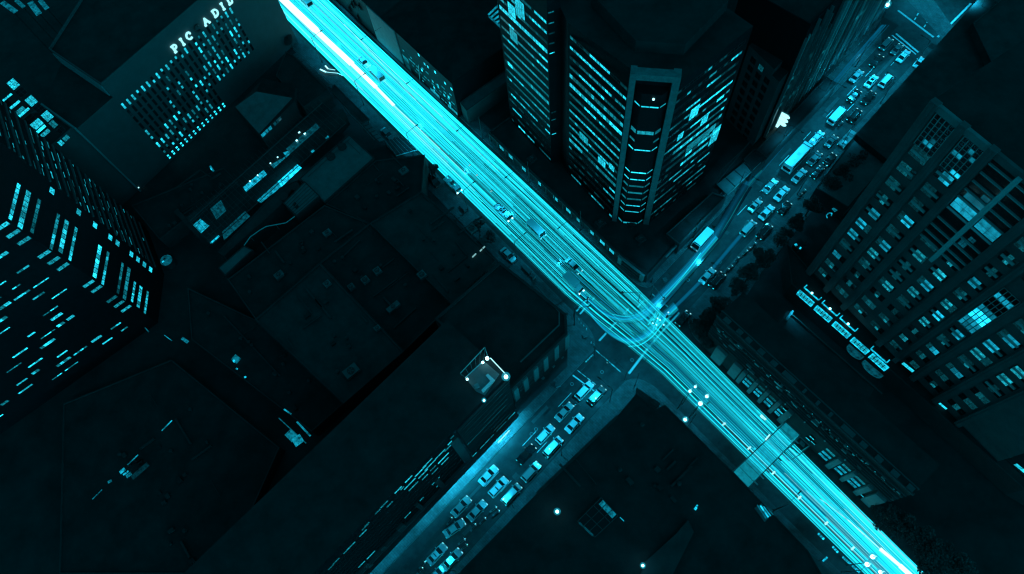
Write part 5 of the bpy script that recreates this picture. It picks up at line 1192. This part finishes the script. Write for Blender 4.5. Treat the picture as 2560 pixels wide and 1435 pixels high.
q = MB(); fK.slab(q, K(-42.8), K(-30.4), 3.9, 4.1, 0, .7, 'wall_dark'); fK.slab(q, K(-74), K(-30.4), 2.9, 3.05, 0, .9, 'wall_dark'); q.build('canopy', m3)
for a, b, g in ((-52, -46.5, 2.0), (-46, -42, 2.4), (-41.5, -38, 1.8), (-37.2, -33.8, 4), (-33, -30.5, 2.2), (-60, -53, .6), (-74, -62, .35)):
    q = MB(); fK.slab(q, K(a), K(b), 2.62, 2.82, 0, .7, 'street_lit', g=g * .6); q.build('light_fascia', m3)
    ld = bpy.data.lights.new('shop_light', 'AREA'); ld.shape = 'RECTANGLE'; ld.size = abs(b - a); ld.size_y = .3; ld.energy = 60 * g * abs(b - a); ld.color = CY_; lo = bpy.data.objects.new('shop_light', ld); COL.objects.link(lo); lo.parent = m3; lo.location = fK.pt(K((a + b) / 2), 2.55, .5) - Vector(m3['_o']); lo.rotation_euler = (0, 0, R_(AZB))
q = MB(); q.bar(B_(-37.2, -4.1, 2.6), B_(-33.8, -4.1, 2.6), .16, 'white_light', g=1.4); q.build('tube_lamp', m3)
M2z = 19.4
m2 = building('corner_building', [G(1416, 786, M2z), G(1419, 836, M2z), B_(-30.1, -5.5), B_(-30.1, -26), G(1250, 655, M2z)], .13, M2z, 'black roofed corner building with a band of pale piers facing the lower street', 'building', wall='wall_dark', parapet=.35, pm='wall_dark', pw=.5)
for a in (-15.9, -18.9, -21.9, -24.6, -27.4, -30.0):
    q = MB(); fK.slab(q, K(a), K(a) + 1.15, 11.6, 18.6, 0, .45, 'wall_light'); q.build('pier', m2)
q = MB()
for z in (12.2, 14.4, 16.4): fK.slab(q, K(-29.6), K(-15), z, z + .22, 0, .25, 'wall')
for a in (-17.3, -20.3, -23.2, -26): fK.slab(q, K(a), K(a) + .12, 12.2, 16.6, 0, .22, 'wall')
q.build('window_band', m2)
q = MB(); q.bar(G(1341, 714, 19.5), G(1398, 780, 19.5), .25, 'roof_light'); q.bar(G(1398, 780, 19.5), G(1398, 812, 19.5), .25, 'roof_light'); q.bar(G(1398, 812, 19.5), G(1301, 905, 19.5), .25, 'roof_light'); q.build('roof_upstand', m2)
for x, y in ((1402, 890), (1380, 912), (1354, 942)):
    q = MB(); s, z = fK.hit(x, y); fK.slab(q, s - .3, s + .3, z - .3, z + .2, 0, .6, 'wall_light'); q.build('wall_unit', m2)
tz = 28.5
te = empty('roof_terrace', G(1205, 940, tz), 'brightly lit roof terrace with a railing and an L-shaped bench', 'terrace')
q = MB(); q.prism([G(x, y, tz) for x, y in ((1163, 944), (1209, 902), (1248, 935), (1212, 988), (1190, 978))], 28.3, tz, 'roof_light'); q.build('deck', te)
q = MB(); q.prism([G(x, y, tz + .5) for x, y in ((1214, 938), (1220, 934), (1237, 950), (1207, 980), (1203, 975), (1226, 952))], tz, tz + .5, 'white_metal'); q.build('bench', te)
q = MB(); rl = [G(x, y, tz + 1) for x, y in ((1151, 933), (1212, 868), (1218, 888))]; rl2 = [G(x, y, tz + 1) for x, y in ((1163, 944), (1209, 902))]
for a, b in ((rl[0], rl[1]), (rl[1], rl[2]), (rl2[0], rl2[1])): q.bar(a, b, .12, 'white_metal')
for t in (0, .2, .4, .6, .8, 1): q.bar(rl[0].lerp(rl[1], t), rl2[0].lerp(rl2[1], t), .06, 'metal'); p = rl[0].lerp(rl[1], t); q.bar(p, Vector((p.x, p.y, 28.3)), .06, 'metal')
q.build('railing', te)
q = MB(); q.box(G(1192, 965, tz + .4), .8, .7, .6, 'wall_light', R_(30)); q.build('planter', te)
q = MB(); q.bar(G(1226, 895, tz + .6), G(1262, 933, tz + .6), .14, 'white_light', g=1.6); q.build('tube_lamp', te)
for x, y, r in ((1218, 896, .34), (1207, 906, .25), (1168, 948, .22)): q = MB(); q.ball(G(x, y, tz + 1), r, 'lamp', g=7); q.bar(G(x, y, tz + 1), G(x, y, tz + 1) - Vector((0, 0, 1)), .06, 'metal_dark'); q.build('lamp', te)
for (x, y, r), lab in (((1265, 942, .36), 'dazzling lamp at the corner right of the roof terrace'), ((1210, 1001, .2), 'bright teardrop lamp just below the roof terrace'), ((1393, 1279, .3), 'solitary bright lamp on the black roof above the framed skylight'), ((1607, 1414, .24), 'small bright lamp on a pole near the bottom edge by the pale patch of roof')):
    zb = 28.3 if x < 1300 else 15.2
    p = G(x, y, zb + 1.6); a = empty('roof_lamp', Vector((p.x, p.y, zb)), lab, 'lamp', 'single lamps on the roofs')
    q = MB(); q.cyl((p.x, p.y, zb), (p.x, p.y, zb + 1.4), .06, .05, 'metal_dark', 6); q.build('post', a)
    q = MB(); q.ball(p, r, 'lamp', g=9, sz=1.3); q.cyl(p + Vector((0, 0, r)), p + Vector((0, 0, r * 4.5)), r * .45, .02, 'lamp', 8, g=1.6); q.build('bulb', a)  # the cone above the bulb is its streak of glare, modelled as glow
    q = MB(); q.ball(p + Vector((0, 0, r * .4)), r * 2.1, 'frosted_halo', g=.5, n=14, sz=1.3); q.build('frosted_halo_shell', a)  # glow shell standing in for the bulb's halo
    ld = bpy.data.lights.new('bulb_light', 'POINT'); lo = bpy.data.objects.new('bulb_light', ld); COL.objects.link(lo); lo.parent = a; lo.location = (0, 0, 1.6 + r + .3); ld.energy = 90 if x != 1265 else 220; ld.color = CY_; ld.shadow_soft_size = .2
fl_ = bpy.data.lights.new('terrace_light', 'SPOT'); lo = bpy.data.objects.new('terrace_light', fl_); COL.objects.link(lo); lo.parent = te; lo.location = (0, 0, 5); fl_.energy = 110; fl_.spot_size = R_(100); fl_.color = CY_

# ------------------------------------------------------------------ dark roofs west of the crossing
RO = [('kerbside_building', [(1055, 480), (1240, 652), (1130, 762), (925, 560)], 11, 'dark flat roof just left of the parked silver car', 'roof_mid'),
      ('stepped_building', [(925, 560), (1130, 762), (1010, 880), (800, 660)], 9, 'dark roof with round fans in the middle of the left block', 'roof_dark'),
      ('rear_shop', [(940, 402), (1062, 388), (1055, 480), (925, 560), (815, 512)], 6.5, 'dark roof right below the vented grey roof', 'roof_dark'),
      ('long_building', [(812, 514), (925, 560), (800, 660), (640, 800), (570, 700)], 8, 'long low dark roof under the zigzag pipe', 'roof_dark'),
      ('inner_building', [(800, 660), (1010, 880), (860, 1010), (640, 800)], 12, 'broad black roof left of the roof terrace', 'roof_mid'),
      ('market_hall', [(470, 720), (640, 800), (860, 1010), (780, 1080), (480, 850)], 4, 'low black roof above the lit awnings of the back lane', 'roof_dark'),
      ('warehouse', [(160, 1010), (430, 900), (700, 1120), (560, 1435), (150, 1435)], 3, 'vast black flat roof in the lower left corner', 'roof_dark'),
      ('kiosk_row', [(330, 515), (560, 420), (590, 450), (470, 545), (400, 600)], 4.5, 'low black building between the letter block and the arcade', 'roof_dark')]
RR = {}; EXTRA = []
for n_, pts, z, lab, rf in RO: RR[n_] = pxroof(n_, pts, z, lab, z0=.1, roof=rf, parapet=.3, pm='roof_mid')
for n_, x, y, sx, sy in (('stepped_building', 915, 703, 1.5, 1.5), ('stepped_building', 945, 680, 1.5, 1.5), ('stepped_building', 880, 720, 1.3, 1.3), ('kerbside_building', 1056, 690, 1.6, 1.6), ('kerbside_building', 1180, 575, 1.8, 1.8), ('inner_building', 945, 823, 1.2, 1.0), ('inner_building', 820, 712, 1.4, 1.2), ('long_building', 700, 690, 2, 1.4), ('rear_shop', 1010, 430, 2, 1.4), ('stepped_building', 985, 770, 3, 1.2), ('inner_building', 880, 930, 3, 2), ('long_building', 820, 585, 1.8, 1.2)):
    hvac(RR[n_], G(x, y, {'stepped_building': 9, 'kerbside_building': 11, 'inner_building': 12, 'long_building': 8, 'rear_shop': 6.5}[n_]), {'stepped_building': 9, 'kerbside_building': 11, 'inner_building': 12, 'long_building': 8, 'rear_shop': 6.5}[n_], R_(rb.choice((42, 44, 40))), sx, sy, .9, m='roof_light')
for n_, pts, z, lab, rf in RO + [('south_block', [(1600, 1040), (1800, 1230), (1700, 1300), (1420, 1220)], 15.0, '', '')]:
    cxx = sum(p[0] for p in pts) / len(pts); cyy = sum(p[1] for p in pts) / len(pts)
    for i in range(14 if n_ != 'warehouse' else 26):
        a, b = pts[rb.randrange(len(pts))], pts[rb.randrange(len(pts))]; t = rb.uniform(.1, .9); k_ = rb.uniform(.25, .88)
        x = cxx + (a[0] + (b[0] - a[0]) * t - cxx) * k_; y = cyy + (a[1] + (b[1] - a[1]) * t - cyy) * k_
        p = G(x, y, z); q = MB(); kind = rb.random(); az_ = rb.choice((42, 132)) + rb.uniform(-2, 2)
        if kind < .4: q.box((p.x, p.y, z + .3), rb.uniform(.5, 1.4), rb.uniform(.4, 1.0), .6, rb.choice(('roof_mid', 'roof_dark')), R_(az_)); nm_ = 'vent_box'
        elif kind < .75: q.bar(p + Vector((0, 0, .25)), p + fr(az_) * rb.uniform(2, 7) + Vector((0, 0, .25)), rb.choice((.12, .25, .4)), 'roof_mid'); nm_ = 'duct'
        else: q.cyl((p.x, p.y, z), (p.x, p.y, z + .7), .3, .3, 'roof_mid', 10); q.cyl((p.x, p.y, z + .7), (p.x, p.y, z + .85), .42, .2, 'roof_mid', 10); nm_ = 'roof_vent'
        EXTRA.append((n_, nm_, q))
for n_, lines_ in (('kerbside_building', ((1140, 604, 1168, 640), (1168, 640, 1120, 680), (1075, 505, 1060, 490))), ('stepped_building', ((1110, 800, 1330, 690)[:0] or (1040, 770, 985, 820), (860, 640, 900, 600))), ('kiosk_row', ((440, 470, 500, 425), (500, 425, 530, 445))), ('market_hall', ((560, 790, 700, 940),))):
    q = MB(); z = {'kerbside_building': 11.2, 'stepped_building': 9.2, 'kiosk_row': 4.7, 'market_hall': 4.2}[n_]
    for a in lines_: q.bar(G(a[0], a[1], z), G(a[2], a[3], z), .3, 'roof_mid')
    q.build('roof_upstand', RR[n_])
q = MB()
for a, b in (((1181, 643), (1190, 634)), ((1200, 628), (1205, 623)), ((1207, 621), (1212, 616))): q.bar(G(*a, 11.4), G(*b, 11.4), .22, 'white_light', g=.5)
q.build('tube_lamp', RR['kerbside_building'])
# small lit things in the lanes at the left and lower left
def lightbox(name, parts, z, label, cat, base='metal_dark', group=None, mt='street_lit'):
    c = G(parts[0][0], parts[0][1], 0); a = empty(name, c, label, cat, group)
    q = MB()
    for p in parts: 
        v = G((p[0] + p[2]) / 2, (p[1] + p[3]) / 2, z); q.bar(v, Vector((v.x, v.y, .1)), .12, base)
    q.build('post', a)
    for p in parts:
        q = MB(); q.bar(G(p[0], p[1], z + .1), G(p[2], p[3], z + .1), p[4], mt, h=.1, g=p[5]); q.build('light_panel', a)
    return a
lightbox('lit_awning', [(719, 1080, 737, 1098, 1.6, .22), (739, 1092, 750, 1110, 1.9, .34), (697, 1045, 765, 1108, .18, .12), (742, 1054, 776, 1090, .35, .3), (710, 1023, 728, 1035, .3, .35)], 4.6, 'pair of blurred glowing awnings with a string of lamps in the back lane', 'awning')
lightbox('lit_pavilion', [(583, 892, 597, 903, 1.4, .16), (583, 900, 587, 905, .4, 1.0), (590, 921, 594, 923, .3, .8), (612, 941, 614, 944, .4, 1.0)], 5, 'small pointed pavilion with tiny lamps in the back lane', 'pavilion')
lightbox('tube_light', [(404, 1077, 430, 1051, .2, .5)], 4, 'single slanting glowing tube in the lower left darkness', 'lamp')
lightbox('lit_entrance', [(319, 1162, 345, 1137, .2, .3), (300, 1182, 312, 1172, .7, .45), (308, 1187, 321, 1178, .35, .5), (316, 1192, 328, 1183, .7, .22), (270, 1206, 279, 1201, .5, .2), (231, 1248, 255, 1224, .15, .2), (330, 1195, 370, 1160, 1.0, .03)], 4, 'cluster of glowing strips at a doorway in the lower left', 'entrance')
lightbox('lane_lamp', [(355, 810, 372, 830, .2, .15), (455, 845, 470, 856, .7, .2), (411, 838, 430, 852, .15, .3), (485, 770, 500, 790, .12, .08)], 1.2, 'faint lit strips where the left tower meets the back lane', 'lamp')
lightbox('doorway_lamp', [(337, 464, 347, 470, .35, 2.0), (310, 440, 314, 442, .3, 1.2)], 1.0, 'short bright tube at the foot of the letter block', 'lamp', mt='lamp')
lightbox('parapet_lamp', [(525, 415, 534, 428, .45, .25), (527, 421, 530, 425, .3, 1.4)], 4.8, 'tiny shining fixture below the slot windows of the letter block', 'lamp')
lightbox('yard_lamp', [(1085, 890, 1090, 896, .3, .35), (1096, 900, 1101, 912, .4, .5)], 12.4, 'two faint lamps left of the roof terrace', 'lamp')
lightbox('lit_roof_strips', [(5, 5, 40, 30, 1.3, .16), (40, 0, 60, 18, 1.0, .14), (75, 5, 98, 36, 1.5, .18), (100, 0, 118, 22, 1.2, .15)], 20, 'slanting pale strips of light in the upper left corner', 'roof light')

# ------------------------------------------------------------------ south block
sz = 15.0
s_b = building('south_block', [G(1590, 985, sz), G(1541, 1043, sz), G(1340, 1236, sz), G(1130, 1450, sz), G(1150, 1600, sz), G(2150, 1600, sz), G(2020, 1377, sz), G(1835, 1183, sz), G(1662, 1012, sz), G(1640, 1024, sz)], .13, sz, 'black flat roofed block filling the corner below the crossing', 'building', wall='wall_dark', parapet=.15, pm='roof_dark')
q = MB(); q.prism([G(x, y, 12) for x, y in ((1592, 969), (1652, 1010), (1640, 1024), (1588, 985))], 11.8, 12.1, 'pavement'); q.build('corner_canopy', s_b)
q = MB()
for i in range(42): t = i / 42; p = G(1541 - 201 * t, 1043 + 193 * t, 15); q.box((p.x, p.y, 15.1), .5, .5, .3, 'roof_mid', R_(48))
q.build('coping', s_b)
sk = empty('skylight', G(1495, 1293, sz + .2), 'framed glass skylight glowing faintly on the black roof near the bottom', 'skylight')
k4 = [G(x, y, sz + .6) for x, y in ((1503, 1244), (1545, 1289), (1487, 1343), (1444, 1303))]
q = MB(); q.prism([(p.x, p.y) for p in k4], sz, sz + .45, 'glass_dark'); q.build('glass', sk)
q = MB()
for t in (0, .33, .66, 1): q.bar(k4[0].lerp(k4[1], t), k4[3].lerp(k4[2], t), .12, 'wall'); q.bar(k4[0].lerp(k4[3], t), k4[1].lerp(k4[2], t), .12, 'wall')
q.build('frame', sk)
q = MB(); a = k4[0].lerp(k4[1], .12).lerp(k4[3].lerp(k4[2], .12), .1); b = k4[0].lerp(k4[1], .92).lerp(k4[3].lerp(k4[2], .92), .1); q.bar(a - Vector((0, 0, .1)), b - Vector((0, 0, .1)), 1.0, 'street_lit', h=.05, g=.2); q.bar(k4[3].lerp(k4[2], .1), k4[3].lerp(k4[2], .9), .3, 'street_lit', h=.05, g=.16); q.build('light_strip', sk)
RR['south_block'] = s_b
for n_, nm_, q in EXTRA: q.build(nm_, RR[n_])
lightbox('roof_tube', [(1550, 1293, 1560, 1303, .14, .5)], sz + .4, 'short bright tube right of the skylight', 'lamp')
lightbox('roof_hatch_light', [(1737, 1274, 1741, 1268, .4, 1.0), (1741, 1266, 1744, 1262, .25, .7)], sz + .3, 'tiny bright hatch alone on the black roof right of the skylight', 'lamp')
el = empty('lit_grille', G(1900, 1285, sz), 'striped glowing grille on the roof edge left of the lower avenue', 'roof light')
for i, g in enumerate((.15, .8, .5, .12)): q = MB(); q.bar(G(1893 + 8 * i, 1262 + 2 * i, sz + .4), G(1915 + 6 * i, 1296 - 3 * i, sz + .4), .16 + .1 * (i == 1), 'street_lit', h=.1, g=g); q.build('light_slat', el)
q = MB(); q.prism([G(x, y, sz + .2) for x, y in ((1886, 1270), (1904, 1258), (1926, 1290), (1912, 1305))], sz, sz + .2, 'roof_light'); q.build('base', el)
lightbox('kerb_lamp', [(1843, 1211, 1850, 1219, .4, 1.4), (1845, 1206, 1849, 1210, .3, .4)], 1, 'bright spot at the lower left foot of the footbridge', 'lamp', mt='lamp')
SL = [(2045, 1333, 2061, 1349), (2081, 1366, 2096, 1382), (2106, 1392, 2128, 1412), (2130, 1414, 2150, 1432)]
for i, a in enumerate(SL):
    x0, y0, x1, y1 = a; n = 3 if i < 2 else 5
    lightbox('shop_window_row', [(x0 + (x1 - x0) * (k + .1) / n, y0 + (y1 - y0) * (k + .1) / n, x0 + (x1 - x0) * (k + .8) / n, y0 + (y1 - y0) * (k + .8) / n, .4, rb.uniform(.5, 1.1)) for k in range(n)], .8, ('topmost dashed row of bright shop windows left of the lower trails', 'second dashed row of bright shop windows left of the lower trails', 'third dashed row of bright shop windows left of the lower trails', 'lowest dashed row of bright shop windows left of the lower trails')[i], 'shop window', group='dashed rows of shop windows')
ph = pxroof('roof_patch', [(1600, 1440), (1612, 1405), (1690, 1335), (1720, 1300), (1735, 1330), (1680, 1440)], sz + .6, 'pale faintly lit roof patch at the bottom edge', z0=sz - .2, roof='roof_mid', parapet=0)  # paler slab painted in as the lamp's pool of light on the roof
ph2 = pxroof('roof_patch', [(2020, 1375), (2065, 1420), (2085, 1445), (2030, 1445), (2010, 1400)], 9, 'rough pale roof corner left of the lower trails at the bottom', z0=.1, roof='roof_light', parapet=0)
lightbox('roof_lantern', [(2057, 1403, 2068, 1393, .3, .6)], 9.3, 'small lantern on the rough pale roof corner', 'lamp')

# ------------------------------------------------------------------ trees
def tree(x, y, label, h=6.5, r=2.6, group='street trees on the right of the street', seed=0, n=1500):
    rr = random.Random(seed); p = G(x, y, h * .75); a = empty('tree', Vector((p.x, p.y, .1)), label, 'tree', group)
    q = MB(); q.cyl((p.x, p.y, .1), (p.x, p.y, h * .5), .17, .11, 'bark', 7)
    lobes = []
    for k in range(9):
        an = k * 2.4 + rr.random(); d = r * rr.uniform(.3, .72) if k else 0; c = Vector((p.x + math.cos(an) * d, p.y + math.sin(an) * d, h * rr.uniform(.6, .9)))
        lobes.append((c, r * rr.uniform(.3, .5))); q.cyl((p.x, p.y, h * .42), c, .08, .03, 'bark', 5)
    q.build('trunk', a)
    q = MB()
    for i in range(n):
        c, lr = rr.choice(lobes); v = Vector((rr.gauss(0, 1), rr.gauss(0, 1), rr.gauss(0, .8))).normalized() * lr * rr.uniform(.55, 1.08); c = c + v
        s = rr.uniform(.12, .3); t = Vector((rr.uniform(-1, 1), rr.uniform(-1, 1), rr.uniform(-.5, .5))).normalized(); u = t.cross(Vector((rr.uniform(-.5, .5), rr.uniform(-.5, .5), 1))).normalized()
        q.face([c - t * s, c + u * s * .55, c + t * s, c - u * s * .55], 'foliage')
    q.build('crown', a); return a
TR = [(2172, 352), (2138, 398), (2105, 432), (2072, 462), (2030, 512), (1992, 556), (1958, 592), (1912, 645), (1875, 682), (1842, 715), (1800, 762), (1775, 790), (1757, 818), (1768, 846)]
TN = ['small pickup truck', 'black car abreast of the bus', 'motorbike behind that black car', 'black car half under the trees', 'motorbikes beside the bright white saloons', 'dark car at the tree kerb', 'parked black off-roader', 'kerbside row of motorbikes', 'lone motorbike', 'motorbikes above the parked black car', 'parked black car near the crossing', 'east corner, second tree from the crossing', 'small black car on the east corner', 'start of the piered building']
for i, (x, y) in enumerate(TR): tree(x, y, 'dark scalloped street tree next to the ' + TN[i], r=2.3 + .4 * rb.random(), seed=i + 3)
for i, (x, y, l) in enumerate(((2226, 1292, 'topmost leafy tree right of the lower trails'), (2266, 1322, 'second leafy tree right of the lower trails'), (2308, 1352, 'third leafy tree right of the lower trails'), (2350, 1386, 'fourth leafy tree right of the lower trails'), (2412, 1420, 'leafy tree right of the lower trails at the bottom edge'), (2330, 1418, 'leafy tree closest to the lower trails'))):
    tree(x, y, l, h=6, r=3.0, group='trees right of the lower avenue', seed=40 + i)
for i, (x, y, l) in enumerate(((708, 70, 'dim tree at the left kerb of the upper avenue near the top'), (722, 100, 'dim tree just above the segmented canopy'), (1083, 420, 'dim tree above the parked black car of the avenue'), (1195, 560, 'dim tree left of the flatbed truck among the trails'), (1225, 590, 'dim tree above the parked silver car'))):
    tree(x, y, l, h=4.5, r=1.5, group='small trees on the left pavement of the avenue', seed=60 + i, n=700)

# ------------------------------------------------------------------ signals, boxes and bollards round the crossing
def signal(x, y, x1, y1, label, m_='metal_dark'):
    p = G(x, y, 5.6); a = empty('traffic_signal', Vector((p.x, p.y, .1)), label, 'traffic light', 'traffic signals of the crossing'); e = G(x1, y1, 5.6)
    q = MB(); q.cyl((p.x, p.y, .1), (p.x, p.y, 5.7), .11, .08, m_, 8); q.build('pole', a)
    q = MB(); q.bar(p, e, .1, m_); q.build('arm', a)
    q = MB(); q.box(e - Vector((0, 0, .3)), .35, .4, 1.0, 'metal_dark', R_(AZA)); q.build('signal_head', a)
    q = MB(); d = (e - p).normalized(); q.box(e - Vector((0, 0, .05)) + d.cross(Vector((0, 0, 1))) * .2, .2, .06, .2, 'lamp', R_(AZA), g=1.2); q.build('lens', a)
signal(1601, 732, 1556, 731, 'pale signal arm reaching left over the trails from the north corner', 'wall_light')
signal(1722, 780, 1668, 790, 'dark signal arm at the east corner of the crossing')
signal(1488, 870, 1520, 905, 'dark signal at the west corner beside the dashed line')
signal(1567, 930, 1540, 900, 'dark signal at the south corner of the crossing')
signal(1634, 715, 1660, 745, 'dark signal on the left corner at the foot of the street')
signal(1436, 768, 1470, 745, 'dark signal at the kerb left of the short double bars')
for i, (x, y, w, h, rz, l) in enumerate(((1462, 838, .9, .7, 20, 'small pale utility box on the west corner pavement'), (1316, 674, 2.6, .9, AZA, 'pale grey cabinet on the left pavement above the crossing'), (1332, 692, .9, 1.1, AZA, 'squat cabinet next to the pale grey one'), (1158, 520, 1.8, 1.0, AZA, 'slatted cabinet on the left pavement below the open-bed truck'), (1395, 962, 1.0, .9, 20, 'pale utility box on the pavement left of the first stopped car'), (1662, 700, .8, .8, 20, 'pale round-edged box on the pavement below the minibus'))):
    p = G(x, y, .6); a = empty('cabinet', Vector((p.x, p.y, .13)), l, 'cabinet', 'street cabinets')
    q = MB(); q.box((p.x, p.y, .13 + h / 2), w, .8, h, 'wall_light', R_(rz)); q.build('casing', a)
    q = MB(); q.box((p.x, p.y, .13 + h + .03), w + .12, .9, .06, 'wall', R_(rz)); q.build('lid', a)
BO = [(1447, 800), (1452, 808), (1459, 815), (1466, 823), (1478, 857), (1484, 862)]
for i, (x, y) in enumerate(BO):
    p = G(x, y, .5); q = MB(); q.cyl((p.x, p.y, .13), (p.x, p.y, .95), .12, .1, 'white_metal', 8); q.ball((p.x, p.y, .98), .13, 'white_metal', n=6); tag(q.build('bollard'), 'one of the small pale bollards on the west corner pavement', 'bollard', 'bollards on the west corner')
for s_, l in ((126, 'street lamp on the far cross street, left side'), (122, 'street lamp on the far cross street, right side')):  # both lamps are added
    street_lamp(B_(s_, -9 if s_ == 126 else 9.5), AZB + (-90 if s_ == 126 else 90), 5200, l, arm=3, group='street lamps of the far cross street')  # added to lift the dark cross street
for o in list(bpy.data.objects):
    if '_o' in o: del o['_o']
